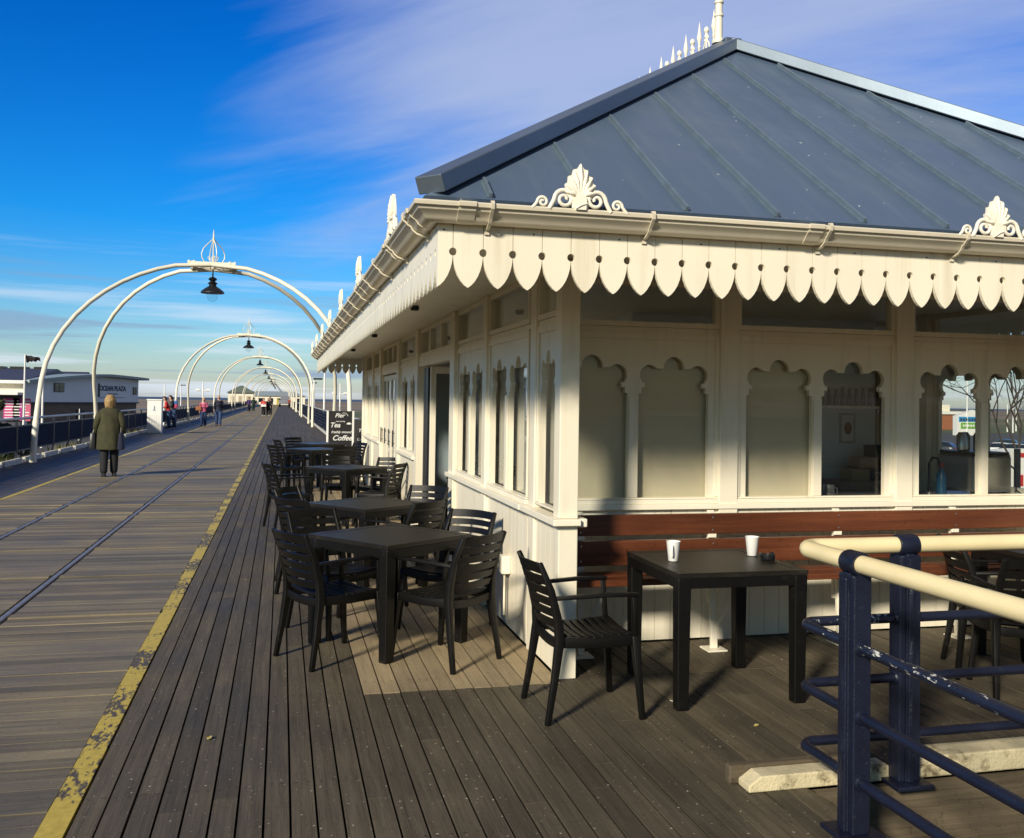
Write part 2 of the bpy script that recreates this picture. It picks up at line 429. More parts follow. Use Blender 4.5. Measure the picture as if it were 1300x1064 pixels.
def nails(x0, x1, y0, y1):
    n = max(1, round((x1-x0)/.104)); w_ = (x1-x0)/n
    yy = y0
    while yy < y1:
        for i in range(n):
            for f in (.25, .75):
                if random.random() < .12: continue
                x = x0+(i+f)*w_+random.uniform(-.006, .006); y = yy+random.uniform(-.012, .012); r = .0042
                nl.add([(x-r, y-r*.5, .0042), (x, y-r, .0042), (x+r, y-r*.5, .0042), (x+r, y+r*.5, .0042), (x, y+r, .0042), (x-r, y+r*.5, .0042)], [(0,1,2,3,4,5)])
        yy += .61
nails(XR+.006, -1.145, -4.9, 9); nails(-1.145, -.002, -4.9, -.1); nails(-1.145, .0, .15, 9); nails(.0, .60, -4.9, -.05); nails(.62, 3.6, -1.5, -.05)
struct('deck_nails', nl, M['darksteel'], smooth=False)
struct('pier_deck', d, M['deck'], smooth=False)
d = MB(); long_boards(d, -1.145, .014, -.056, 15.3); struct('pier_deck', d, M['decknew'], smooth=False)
d = MB(); long_boards(d, -7.72, XL-.09, -9, 250, w=.12); struct('pier_deck', d, M['deckside'], smooth=False)
d = MB(); y = -9.0
while y < 250:
    wv = .118
    z = random.uniform(-.002, .002)
    if random.random() < .045: z += .011
    for a, b in ((XL+.004, -4.775), (-4.685, -3.635), (-3.545, -2.492)):
        d.box(a, b, y+.003, y+wv-.002, -.045, z+random.uniform(-.001, .001))
    y += wv
struct('pier_deck', d, M['deckx'], smooth=False)
d = MB(); d.box(-2.488, XR, -9, 250, -.04, .003)
struct('yellow_line', d, M['yellow'], smooth=False)
d = MB(); d.box(XL-.082, XL, -9, 250, -.04, .003); struct('yellow_line', d, M['yellow2'], smooth=False)
d = MB(); d.box(-7.78, .60, -9.2, 17.0, -.30, -.10); d.box(.601, 8.02, -1.70, 17.0, -.30, -.10); d.box(-7.78, .55, 17.0, 250, -.30, -.10)
struct('deck_underside', d, M['dark'], smooth=False)
for x, lab in ((-3.59, 'steel tramway rail sunk in the boards, nearer the café tables'), (-4.73, 'steel tramway rail sunk in the boards, nearer the left yellow line')):
    t = thing('tram_rail', lab, 'rail', (x, 0, 0), 0, 'tramway rails along the pier')
    a = MB(); a.box(-.012, .026, -9, 250, -.04, .012); a.build('rail_head', M['steel'], t, bevel=.003)
    a = MB(); a.box(-.043, -.014, -9, 250, -.07, -.036); a.box(.028, .043, -9, 250, -.07, -.004); a.build('rail_groove', M['darksteel'], t, smooth=False)
# stair well guarded by the blue railing, right foreground
d = MB()
for k in range(5):
    for q in range(2):
        d.box(.64+.3*k+.15*q, .64+.3*k+.15*q+.143, -6, -1.80, -.18*(k+1)-.05, -.18*(k+1))
struct('stair_treads', d, M['deck'], smooth=False)
d = MB(); d.box(2.16, 8, -6, -1.78, -1.0, -.93); struct('stair_landing', d, M['deck'], smooth=False)

# ================================================================== CAFE PAVILION
W, L = 4.35, 14.25
O = .9
cafe = thing('cafe_pavilion', 'cream timber seaside café pavilion with scalloped eaves and slate grey metal roof', 'pavilion')
XF = Matrix.Translation((0, .73, 0))                                    # front wall: u -> X, depth -> Y
XWm = Matrix(((0,1,0,0),(1,0,0,0),(0,0,1,0),(0,0,0,1)))                # west wall: u -> Y, depth -> X
XEm = Matrix(((0,-1,0,W),(1,0,0,0),(0,0,1,0),(0,0,0,1)))               # east wall
XNm = Matrix(((1,0,0,0),(0,-1,0,L-.73),(0,0,1,0),(0,0,0,1)))           # north wall

def arc(cx, cz, r, a0, a1, n=10):
    return [(cx+r*math.cos(R(a0+(a1-a0)*i/n)), cz+r*math.sin(R(a0+(a1-a0)*i/n))) for i in range(n+1)]
def lobed(c, h, z0=.985):
    k = h/.262
    Rr = [(h, z0), (h, 1.724), (h-.02*k, 1.724), (h-.02*k, 1.765), (h-.045*k, 1.765), (h-.045*k, 1.80)]
    side = [((.183+.0)*k+(x-.183)*k, z) for x, z in arc(.183, 1.851, .072, -52, 138, 14)]
    top = [(x*k, z) for x, z in arc(0, 1.905, .077, -6, 90, 9)]
    half = Rr+side+top
    return [(c+x, z) for x, z in half]+[(c-x, z) for x, z in reversed(half[:-1])]

def window_bay(Mx, c, hw=.645, lights=(-.3025, .3025), lh=.262, blinds=(), sill=True, parent=cafe, dark=()):
    # parts: lobed frame > moulding, panes, blinds; transom frame > pane
    x0, x1 = c-hw, c+hw
    # lobed panel
    p = MB(Mx); p.prism([(x0, .985), (x1, .985), (x1, 2.185), (x0, 2.185)],
            [lobed(c+l, lh, .996) for l in lights], .022, .06)
    wp = p.build('window_frame', M['cream'], parent, smooth=False)
    t = MB(Mx)       # raised mouldings round the panel
    t.box(x0, x0+.03, .008, .0215, 1.0, 2.15); t.box(x1-.03, x1, .008, .0215, 1.0, 2.15)
    t.box(x0+.0305, x1-.0305, .010, .0215, 2.10, 2.149)
    t.box(x0, x1, .002, .0215, .986, .9985)
    if len(lights) > 1: t.box(c-.034, c+.034, .006, .0215, .999, 1.70)
    t.build('moulding', M['cream'], wp, smooth=False, bevel=.004)
    for i, l in enumerate(lights):
        g = MB(Mx); g.box(c+l-lh-.01, c+l+lh+.01, .075, .080, 1.0, 2.02); g.build('pane', M['glass_side' if Mx is XWm else 'glass'], wp, smooth=False)
        if i in blinds:
            g = MB(Mx); g.box(c+l-lh-.037, c+l+lh+.037, .096, .100, .99, 2.07); g.build('roller_blind', M['blind'], wp, smooth=False)
    # transom light above
    f = MB(Mx)
    f.box(x0, x1, .012, .07, 2.187, 2.222); f.box(x0, x1, .012, .07, 2.47, 2.515)
    f.box(x0, x0+.035, .012, .07, 2.2225, 2.4695); f.box(x1-.035, x1, .012, .07, 2.2225, 2.4695)
    tf = f.build('transom_frame', M['cream'], parent, smooth=False)
    g = MB(Mx); g.box(x0+.03, x1-.03, .045, .05, 2.21, 2.48); g.build('pane', M['glass'], tf, smooth=False)

def dado(Mx, x0, x1, parent=cafe, zt=.915):
    # tongue and groove boarding below the sill
    b = MB(Mx); n = max(1, round((x1-x0)/.118)); w_ = (x1-x0)/n
    for i in range(n): b.box(x0+i*w_+.002, x0+(i+1)*w_-.002, .018, .045, .012, zt-.002)
    b.box(x0, x1, .024, .075, .01, zt-.004)
    return b.build('boarded_dado', M['cream'], parent, smooth=False)
def sill(Mx, x0, x1, out=.05, name='window_sill'):
    s = MB(Mx); s.box(x0, x1, -out, .10, .917, .955); s.box(x0+.001, x1-.001, -.006, .09, .9555, .9845)
    return s.build(name, M['sill'], cafe, smooth=False, bevel=.004)
def post(Mx, u, hw=.07, z0=.0, z1=2.515, d0=-.012, d1=.13):
    s = MB(Mx); s.box(u-hw, u+hw, d0, d1, z0, z1)
    return s.build('post', M['cream'], cafe, smooth=False, bevel=.004)

bays_f = (.75, 2.175, 3.60)
for i, c in enumerate(bays_f):
    window_bay(XF, c, blinds=((0, 1), (0,), ())[i]); dado(XF, c-.645, c+.645)
for u in (1.4625, 2.8875): post(XF, u)
s = MB(XF); s.box(.125, 4.225, -.022, .10, .917, .955); s.box(.125, 4.225, -.010, .09, .9555, .9845); s.build('window_sill', M['sill'], cafe, smooth=False, bevel=.004)
# corner posts with their wing walls (front recess)
def wing(side):
    # side 0: west, 1: east
    Mx = XWm if side == 0 else XEm
    for u, a in ((.065, .06), (.66, .07)):
        s = MB(Mx); s.box(u-a, u+a, 0, .12, 0, .916); s.box(u-a, u+a, 0, .12, .956, 2.515)
        s.build('post', M['cream'], cafe, smooth=False, bevel=.005)
    window_bay(Mx, .3575, hw=.232, lights=(0,), lh=.165); dado(Mx, .126, .589)
    s = MB(Mx); s.box(-.045, .80, -.045, .125, .917, .955); s.build('window_sill', M['sill'], cafe, smooth=False, bevel=.004)
    s = MB(Mx); s.box(-.012, .132, .1205, .175, .905, .955); s.build('sill_return', M['sill'], cafe, smooth=False, bevel=.006)
wing(0); wing(1)
# west wall
bw = (.73+.7125, .73+.7125+1.425)
wall_bays = [1.4475, 2.8725]
for c in wall_bays:
    window_bay(XWm, c, hw=.64, blinds=(0,) if c < 2 else ()); dado(XWm, c-.64, c+.64)
for u in (2.16, ): post(XWm, u, .07)
for u in (3.635,): post(XWm, u, .118, d0=-.02)
sill(XWm, .801, 3.78)
for c in (10.0+1.3775, 12.8025):
    window_bay(XWm, c, hw=.64, blinds=(0, 1)); dado(XWm, c-.64, c+.64)
for u in (12.09, 13.59): post(XWm, u, .07)
sill(XWm, 10.60, 13.68)
window_bay(XWm, 13.89, hw=.225, lights=(0,), lh=.16); dado(XWm, 13.66, 14.11)
post(XWm, 14.18, .065)
# centre window between the doors
window_bay(XWm, 7.13, hw=.86, lights=(-.43, .43), lh=.28); dado(XWm, 6.27, 7.99); sill(XWm, 6.22, 8.04)
for u in (6.15, 8.11): post(XWm, u, .115, d0=-.02)
post(XWm, 10.61, .118, d0=-.02)
# doors: near one folded open, far one shut
def door_leaf(Mx, w_, name='door_leaf', gl='glassd'):
    p = MB(Mx); p.box(0, .065, 0, .045, .03, 2.04); p.box(w_-.065, w_, 0, .045, .03, 2.04)
    p.box(.0655, w_-.0655, 0, .045, .03, .14); p.box(.0655, w_-.0655, 0, .045, 1.96, 2.04)
    o = p.build(name, M['cream'], cafe, smooth=False, bevel=.003)
    g = MB(Mx); g.box(.06, w_-.06, .018, .026, .13, 1.97); g.build('pane', M[gl], o, smooth=False)
    h = MB(Mx); h.cyl((w_-.03, -.03, .95), (w_-.03, -.03, 1.2), .009); h.cyl((w_-.03, -.03, 1.0), (w_-.03, .002, 1.0), .007); h.cyl((w_-.03, -.03, 1.15), (w_-.03, .002, 1.15), .007)
    h.build('handle', M['iron'], o)
    return o
T = Matrix.Translation
door_leaf(T((.02, 5.22, 0)), .72)
s = MB(); s.box(.03, .075, 5.48, 5.68, .03, 2.04); s.box(.03, .075, 5.71, 5.82, .03, 2.04); s.build('folded_leaf_edge', M['iron'], cafe, smooth=False)
for a, b in ((3.755, 6.033), (8.227, 10.49)):
    s = MB(XWm); s.box(a, b, .0, .10, 2.06, 2.185); s.box(a, b, .012, .10, 2.1855, 2.222); s.box(a, b, .012, .07, 2.47, 2.515)
    n = 3; w_ = (b-a)/n
    for i in range(n+1):
        s.box(a+i*w_-(.03 if 0 < i else 0), a+i*w_+(.03 if i < n else 0), .012, .07, 2.2225, 2.4695)
    df = s.build('door_head', M['cream'], cafe, smooth=False, bevel=.003)
    g = MB(XWm); g.box(a+.02, b-.02, .045, .05, 2.21, 2.48); g.build('pane', M['glass'], df, smooth=False)
for k in range(4):
    Mx = XWm @ T((8.232+.565*k, .03, 0)); door_leaf(Mx, .56, gl='glass_side')
s = MB(); s.box(-.02, .12, 3.757, 6.03, .0, .02); s.box(-.02, .12, 8.23, 10.49, .0, .02); s.build('threshold', M['darksteel'], cafe, smooth=False)
# east wall: near bays seen through, unseen farther windows added to light the interior
for i, c in enumerate((1.5775, 3.0025, 4.4275, 5.8525, 7.2775, 8.7025, 10.1275)):
    window_bay(XEm, c, hw=.64, blinds=((), (0, 1), (), (), (), (), ())[i]); dado(XEm, c-.64, c+.64)
for u in (2.29, 3.715, 5.14, 6.565, 7.99, 9.415): post(XEm, u, .07)
s = MB(XEm); s.box(.731, .936, .0, .11, 0, .916); s.box(.731, .936, .0, .11, .956, 2.515); s.build('post', M['cream'], cafe, smooth=False)
sill(XEm, .801, 10.77)
s = MB(XEm); s.box(10.77, L, .0, .11, 0, 2.515); s.build('wall', M['cream'], cafe, smooth=False)
s = MB(XNm); s.box(.0, W, .0, .11, 0, 2.515); s.build('wall', M['cream'], cafe, smooth=False)
s = MB(); s.box(W-.10, W-.004, 13.0, 14.2, 0, 2.5); s.build('wall', M['cream'], cafe, smooth=False)
# floor, ceiling, soffit, inner walls
s = MB(); s.box(.13, W-.12, .84, L-.85, -.03, .015); s.build('floor', M['floorin'], cafe, smooth=False)
s = MB(); s.box(-O+.03, W+O-.03, -O+.03, L+O-.03, 2.517, 2.55); s.build('soffit', M['cream'], cafe, smooth=False)
s = MB(); s.box(1.6, W-.115, 3.02, 3.10, .016, 2.516); s.box(1.6, 1.68, 3.101, 5.0, .016, 2.516); s.box(.14, W-.115, 8.6, 8.7, .016, 2.516)
s.build('inner_wall', M['inwall'], cafe, smooth=False)
for x, y in ((-.45, 3.2), (-.45, 7.1), (-.45, 10.9)):
    s = MB(); s.lathe([(.001, 2.47), (.035, 2.475), (.04, 2.49), (.04, 2.5165)], (x, y, 0), 14); s.build('downlight', M['iron'], cafe)
# roof
zE, zA, hx = 2.625, 4.795, 2.0*0+W/2
e = .98
cxm = W/2; run = cxm+e
rid0, rid1 = cxm, L-cxm
EV = [(-e, -e, zE), (W+e, -e, zE), (W+e, L+e, zE), (-e, L+e, zE)]
A0, A1 = (cxm, rid0, zA), (cxm, rid1, zA)
def slope(name, poly, seams):
    r_ = MB(); P = [Vector(p) for p in poly]; n = (P[1]-P[0]).cross(P[2]-P[0]).normalized()
    if n.z < 0: n = -n
    k = len(P)
    r_.add([p for p in P]+[p-n*.03 for p in P], [tuple(range(k)), tuple(reversed(range(k, 2*k)))]+[(i, (i+1) % k, (i+1) % k+k, i+k) for i in range(k)])
    for a, b in seams:
        a, b = Vector(a), Vector(b); d_ = (b-a).normalized(); s_ = d_.cross(n)
        q = (b-a).length
        r_.obox((a+b)/2+n*.0135, d_, s_, n, q/2, .008, .014, 1)
        r_.obox((a+b)/2+n*.0035, d_, s_, n, q/2-.004, .017, .003, 1)
    return r_.build(name, [M['zinc'], M['seam']], cafe, smooth=False)
tan = (zA-zE)/run
sf = []
k = -6
while k <= 6:
    x = cxm+.24+.512*k; 
    dd = run-abs(x-cxm)
    if dd > .3: sf.append(((x, -e+.012, zE+.012*tan), (x, -e+dd-.14, zE+(dd-.14)*tan)))
    k += 1
slope('roof_slope', [EV[0], EV[1], A0], sf)
slope('roof_slope', [EV[2], EV[3], A1], [((p[0], L-p[1], p[2]), (q[0], L-q[1], q[2])) for p, q in sf])
for sgn in (0, 1):
    ss = []; y = -e+.4
    while y < L+e-.3:
        dd = min(run, y+e, L+e-y)
        x0 = -e+.012; x1 = -e+dd-.14
        if sgn: ss.append(((W-x0, y, zE+.012*tan), (W-x1, y, zE+(dd-.14)*tan)))
        else: ss.append(((x0, y, zE+.012*tan), (x1, y, zE+(dd-.14)*tan)))
        y += .512
    slope('roof_slope', [EV[0], A0, A1, EV[3]] if not sgn else [EV[1], EV[2], A1, A0], ss)
def cap(a, b, wd, ht, name, up):
    a, b = Vector(a), Vector(b); d_ = (b-a).normalized(); s_ = d_.cross(Vector((0,0,1))).normalized(); n = s_.cross(d_)
    m_ = MB(); q = (b-a).length/2
    m_.obox((a+b)/2+n*up, d_, s_, n, q, wd/2, ht/2)
    m_.build(name, M['zinc_d'], cafe, smooth=False, bevel=.006)
for c_, A in ((EV[0], A0), (EV[1], A0), (EV[2], A1), (EV[3], A1)):
    dv = (Vector(A)-Vector(c_)).normalized()
    cap(Vector(c_)+dv*.06, Vector(A)+dv*.0, .155, .088, 'hip_cap', .036)
cap((cxm, rid0-.05, zA), (cxm, rid1+.05, zA), .155, .088, 'ridge_cap', .038)
s = MB(); s.box(-e+.07, W+e-.07, -e+.07, L+e-.07, 2.551, 2.60); s.build('eaves_board', M['dark'], cafe, smooth=False)
# valance
def board(half=None):
    hr = .0195; b = .0735
    pts = [(0, 2.52), (b, 2.52), (b, 2.377+hr)]
    pts += [(.075-hr*math.sin(R(a)), 2.377+hr*math.cos(R(a))) for a in range(15, 166, 15)]
    pts += [(b, 2.377-hr), (b-.0005, 2.342), (.0695, 2.318), (.062, 2.290), (.050, 2.260), (.034, 2.234), (.016, 2.214), (0, 2.203)]
    return pts
def valance(Mx, n, first, trim=0, name='valance'):
    v_ = MB(Mx)
    hp = board()
    full = hp+[(-x, z) for x, z in reversed(hp[1:-1])]
    for k in range(n+1):
        c = first+.15*k
        he = [(max(x, trim), z) for x, z in hp]
        if trim: he = he[:-1]
        if k == 0: pl = he
        elif k == n: pl = [(-x, z) for x, z in reversed(he)]
        else: pl = full
        v_.prism([(c+x, z) for x, z in pl], [], 0, .02)
    v_.box(first+.022, first+.15*n-.022, .0205, .035, 2.42, 2.516)
    for k in range(n):       # screw heads
        if k % 3 == 0: 
            c = first+.15*k+.03
            v_.box(c-.004, c+.004, -.0015, .001, 2.478, 2.486, 1)
    v_.build(name, [M['cream'], M['iron']], cafe, smooth=False)
nx, ny = 41, 107
valance(Matrix(((1,0,0,0),(0,1,0,-O),(0,0,1,0),(0,0,0,1))), nx, -O)
valance(Matrix(((0,1,0,-O),(1,0,0,0),(0,0,1,0),(0,0,0,1))), ny, -O, .0215)
valance(Matrix(((0,-1,0,W+O),(1,0,0,0),(0,0,1,0),(0,0,0,1))), ny, -O, .0215)
valance(Matrix(((1,0,0,0),(0,-1,0,L+O),(0,0,1,0),(0,0,0,1))), nx, -O)
# gutter
prof = [(.003, 2.512), (.035, 2.506), (.062, 2.511), (.080, 2.524), (.090, 2.541), (.103, 2.549), (.114, 2.557), (.120, 2.572), (.134, 2.574), (.137, 2.590), (.132, 2.597), (.122, 2.594), (.112, 2.575), (.09, 2.556), (.07, 2.53), (.03, 2.52), (.010, 2.53), (.010, 2.605), (.003, 2.605)]
gm = MB(); rings = []
for (sx_, sy_) in ((-1, -1), (1, -1), (1, 1), (-1, 1)):
    rings.append([Vector(((-O-o_ if sx_ < 0 else W+O+o_), (-O-o_ if sy_ < 0 else L+O+o_), z)) for o_, z in prof])
gm.ring_skin(rings, closed=True)
gm.build('gutter', M['cream_d'], cafe, angle=30)
bp = [(.002, 2.488), (.03, 2.492), (.066, 2.503), (.087, 2.520), (.097, 2.538), (.112, 2.546), (.125, 2.560), (.139, 2.570), (.144, 2.592), (.138, 2.604), (.12, 2.606)]
def bracket(Mx):
    m_ = MB(Mx); m_.sweep([(0, -o_, z) for o_, z in bp], .016, .009, (1,0,0)); m_.obox((0, -.006, 2.484), (1,0,0), (0,1,0), (0,0,1), .012, .006, .018)
    m_.build('gutter_bracket', M['cream_d'], cafe)
def union(Mx):
    m_ = MB(Mx)
    rr = [[Vector((x, -o_*1.05-.002, 2.506+(z-2.506)*1.04-.002)) for o_, z in prof[:12]]+[Vector((x, -.003, 2.60))] for x in (-.042, .042)]
    m_.ring_skin(rr); m_.build('gutter_union', M['cream_d'], cafe, angle=30)
XS = lambda x: Matrix(((1,0,0,x),(0,1,0,-O),(0,0,1,0),(0,0,0,1)))
XWs = lambda y: Matrix(((0,1,0,-O),(1,0,0,y),(0,0,1,0),(0,0,0,1)))
for x in (-.66, .16, 1.15, 1.985, 2.9, 3.8, 4.7): bracket(XS(x))
for x in (-.78, 1.07, 3.35): union(XS(x))
y = -.62
while y < 15: bracket(XWs(y)); y += .82
for y in (-.75, .36, 2.35, 4.35, 6.35, 8.35, 10.35, 12.35): union(XWs(y))
# antefix ornaments on the gutter
def palmette(Mx):
    m_ = MB(Mx)
    out = []
    tips = [(0, .232), (.036, .200), (.062, .166), (.078, .128), (.082, .092)]
    for i, (x, z) in enumerate(tips):
        out.append((x, z))
        if i < 4:
            nx_, nz_ = tips[i+1]; out.append(((x+nx_)/2-.006*(1 if i else .2), (z+nz_)/2-.012))
    right = out+[(.05, .05), (.03, .0)]
    poly = right+[(-x, z) for x, z in reversed(right[1:])]
    m_.prism([(x, 2.588+z) for x, z in poly], [], -.010, .010)
    for i, (x, z) in enumerate(tips):
        for sg in ((1,) if i == 0 else (1, -1)):
            # each leaf of the fan stands proud with a rounded rim
            m_.tube([(sg*x*.20, -.013, 2.588+.075), (sg*x*.55, -.019, 2.588+.07+(z-.07)*.55), (sg*x*.93, -.013, 2.588+z*.955)], [.005, .0125, .005], 8)
    m_.prism([(-.026, 2.590), (.026, 2.590)]+[(x, z) for x, z in arc(0, 2.640, .030, -20, 200, 14)], [], -.024, -.006)
    m_.tube([(-.027, -.0255, 2.594), (0, -.0275, 2.612), (.030, -.0255, 2.622)], .004, 6)
    for sg in (1, -1):
        def sp2(cx_, cz_, r0, turns, rr, start, tail):
            pts = [(sg*x, -.006, 2.588+z) for x, z in tail]; n = 28
            for i in range(n+1):
                a = R(start+turns*360*i/n); r__ = r0*(1-.8*i/n)
                pts.append((sg*(cx_+r__*math.cos(a)), -.006, 2.588+cz_+r__*math.sin(a)))
            m_.tube(pts, [rr*(1-.3*i/(len(pts)-1)) for i in range(len(pts))], 8)
        # big scroll: rises from the outer foot, over the top and curls inward
        sp2(.082, .052, .050, 1.55, .0115, 0, [(.158, .0), (.148, .018), (.138, .036)])
        m_.tube([(sg*.032, -.004, 2.60), (sg*.036, -.006, 2.64), (sg*.05, -.006, 2.675)], .010, 8)
        # small scroll outside it, curling towards the middle
        sp2(.190, .032, .028, 1.35, .0085, 0, [(.243, .0), (.232, .012), (.222, .024)])
    m_.box(-.245, .245, -.008, .010, 2.586, 2.592)
    m_.build('antefix_ornament', M['cream_w'], cafe, angle=50)
for x in (-.222, 2.175, 4.572): palmette(Matrix(((1,0,0,x),(0,1,0,-O-.125),(0,0,1,0),(0,0,0,1))))
for k in range(7):
    palmette(Matrix(((0,1,0,-O-.125),(1,0,0,L/2+2.397*(k-3)),(0,0,1,0),(0,0,0,1))))
# ridge cresting and flagpole
zr = zA+.155
for k in range(30):
    y = rid0+.35+.155*k
    m_ = MB()
    if k % 2 == 0:
        m_.lathe([(.012, 0), (.010, .10), (.020, .115), (.010, .13), (.016, .17), (.026, .20), (.014, .27), (.001, .36)], (cxm, y, zr-.02), 8)
        m_.build('ridge_spear', M['cream_w'], cafe)
    else:
        m_.lathe([(.010, 0), (.009, .14), (.022, .16), (.012, .19), (.026, .215), (.020, .245), (.001, .26)], (cxm, y, zr-.02), 8)
        for sg in (1, -1):
            m_.tube([(cxm, y+sg*.075, zr-.01), (cxm, y+sg*.055, zr+.06), (cxm, y+sg*.02, zr+.10), (cxm, y+sg*.015, zr+.13), (cxm, y+sg*.035, zr+.135), (cxm, y+sg*.04, zr+.115)], .007, 6)
        m_.build('ridge_scroll', M['cream_w'], cafe)
m_ = MB(); m_.box(cxm-.008, cxm+.008, rid0+.3, rid1-.3, zr-.02, zr+.004); m_.build('ridge_rail', M['cream_w'], cafe, smooth=False)
m_ = MB(); m_.lathe([(.06, 0), (.06, .03), (.036, .04), (.034, .24), (.043, .25), (.043, .265), (.034, .275), (.033, .36), (.043, .37), (.043, .385), (.032, .395), (.026, 2.4), (.04, 2.42), (.04, 2.47), (.001, 2.5)], (cxm, rid0+.25, zr-.02), 16)
m_.build('flagpole', M['archcream'], cafe)
# small white junction box on the boarding
m_ = MB(XWm); m_.box(1.26, 1.36, -.05, .017, .40, .53); jb = m_.build('junction_box', M['sill'], cafe, smooth=False, bevel=.006)
m_ = MB(XWm); m_.cyl((1.30, -.02, .40), (1.30, -.02, .10), .008); m_.build('conduit', M['sill'], jb)

# interior furnishing
cnt = thing('counter', 'grey café counter running behind the front windows', 'counter', (0, 0, 0))
m_ = MB(); m_.box(1.9, 4.2, .95, 1.55, .0155, .90); m_.build('counter_base', M['inwall'], cnt, smooth=False)
m_ = MB(); m_.box(1.86, 4.22, .90, 1.60, .901, .94); m_.build('worktop', solid('grey_worktop', (.33, .33, .32), .35), cnt, smooth=False, bevel=.005)
sh = thing('bottle_shelf', 'wall shelf full of dark bottles above the picture inside the café', 'shelf', (3.9, 2.95, 1.66))
m_ = MB(); m_.box(-.55, .32, -.16, .06, -.03, 0); m_.build('shelf_board', M['white'], sh, smooth=False)
random.seed(3)
for i in range(22):
    m_ = MB(); h = random.uniform(.15, .19)
    m_.lathe([(.016, 0), (.018, .01), (.018, h*.6), (.008, h*.78), (.007, h), (.001, h)], (-.53+i*.038, -.10+(i % 2)*.07, 0), 8)
    b_ = m_.build('bottle', solid('bottle_%d' % (i % 3), ((.02, .05, .02), (.05, .02, .01), (.02, .02, .03))[i % 3], .15), None)
    b_.location = (3.9, 2.95, 1.661); tag(b_, 'small dark bottle lined up on the white wall shelf inside', 'bottle', 'bottles lined up on the wall shelf')
pic = thing('framed_picture', 'framed print with a brown oval hanging on the pale inner wall', 'picture', (3.905, 3.0, 1.435))
m_ = MB(); m_.box(-.085, .085, -.002, .018, -.15, .15); m_.build('frame', solid('picture_frame', (.5, .48, .46)), pic, smooth=False)
m_ = MB(); m_.box(-.065, .065, -.006, -.0025, -.13, .13); m_.build('print', M['white'], pic, smooth=False)
m_ = MB(); m_.lathe([(.042, 0), (.042, .003), (.001, .003)], (0, 0, 0), 24, sy=1.5); 
for i, v in enumerate(m_.v): m_.v[i] = Vector((v.x, -.0065-v.z, v.y))
m_.build('oval', solid('brown_oval', (.30, .12, .05)), pic)
till = thing('till', 'black till screen on the café counter behind the middle window', 'till', (3.95, 2.75, 0))
m_ = MB(); m_.box(-.02, .25, -.02, .02, 1.02, 1.28); m_.build('screen', M['dark'], till, smooth=False, bevel=.004)
m_ = MB(); m_.box(-.1, .30, -.12, .2, .94, 1.0); m_.build('till_base', M['iron'], till, smooth=False)
m_ = MB(); m_.box(-.15, .3, -.2, .25, .016, .939); m_.build('stand', M['inwall'], till, smooth=False)
for i, (x, z, c) in enumerate(((3.72, .95, (.32, .24, .10)), (3.80, 1.07, (.42, .26, .17)))):
    m_ = MB(); m_.box(x-.09, x+.10, 2.5, 2.7, z, z+(.11 if i == 0 else .10)); 
    tag(m_.build('cardboard_box', solid('box_col_%d' % i, c), None, smooth=False, bevel=.004), ('yellowish box under another box beside the till inside the café', 'pinkish brown box stacked on the yellowish one beside the till')[i], 'box')
m_ = MB(); m_.box(3.45, 3.89, 2.4, 2.8, .016, .949); tag(m_.build('side_cabinet', M['floorin'], None, smooth=False), 'low wooden side cabinet carrying two boxes inside the café', 'cabinet')
def machine(x, label):
    t = thing('coffee_machine', label, 'coffee machine', (x, 1.25, .941), 0, 'coffee machines on the counter')
    a = MB(); a.box(-.18, .18, -.22, .22, .04, .335); a.build('body', M['stainless'], t, smooth=False, bevel=.02)
    a = MB()
    for sx_ in (-.15, .15):
        for sy_ in (-.17, .17): a.cyl((sx_, sy_, 0), (sx_, sy_, .05), .02)
    a.build('feet', M['iron'], t)
    a = MB(); a.box(-.17, .17, -.2, .2, .336, .36); a.build('top_rail', M['iron'], t, smooth=False)
    for i in range(4):
        a = MB(); a.lathe([(.028, .361), (.036, .37), (.036, .49), (.02, .515), (.001, .515)], (-.12+.08*i, .05*(i % 2), 0), 12); a.build('canister', M['stainless'], t)
    a = MB(); a.tube([(.19, -.1, .3), (.26, -.16, .22), (.24, -.2, .05), (.3, -.24, .002)], .008, 6); a.build('cable', M['iron'], t)
machine(3.93, 'steel coffee machine with canisters on top behind the fifth front window')
tap = thing('tap', 'curved black tap at the left of the coffee machine behind the window', 'tap', (3.47, 1.2, .941))
a = MB(); a.tube([(0, 0, 0), (0, 0, .26), (.0, -.04, .31), (0, -.1, .31), (0, -.13, .26)], .011, 8); a.build('spout', M['iron'], tap)
a = MB(); a.lathe([(.025, 0), (.025, .03), (.012, .04)], (0, 0, 0), 12); a.build('base', M['stainless'], tap)
bt = thing('soap_bottle', 'blue plastic bottle with a red cap beside the tap inside the window', 'bottle', (3.60, 1.22, .941))
a = MB(); a.lathe([(.035, 0), (.04, .01), (.04, .16), (.018, .21), (.016, .23)], (0, 0, 0), 14); a.build('body', solid('blue_plastic', (.03, .12, .22), .3), bt)
a = MB(); a.lathe([(.018, .231), (.018, .265), (.001, .266)], (0, 0, 0), 12); a.build('cap', solid('red_cap', (.45, .05, .05), .4), bt)
cup = thing('glass_jug', 'small steel jug with a handle on the counter at the left of the fourth window', 'jug', (2.47, 1.06, .941))
a = MB(); a.lathe([(.04, 0), (.045, .01), (.045, .11), (.042, .11), (.042, .012), (.001, .01)], (0, 0, 0), 16); a.build('body', M['stainless'], cup)
a = MB(); a.tube([(.045, 0, .09), (.075, 0, .08), (.075, 0, .04), (.045, 0, .03)], .006, 6); a.build('handle', M['stainless'], cup)

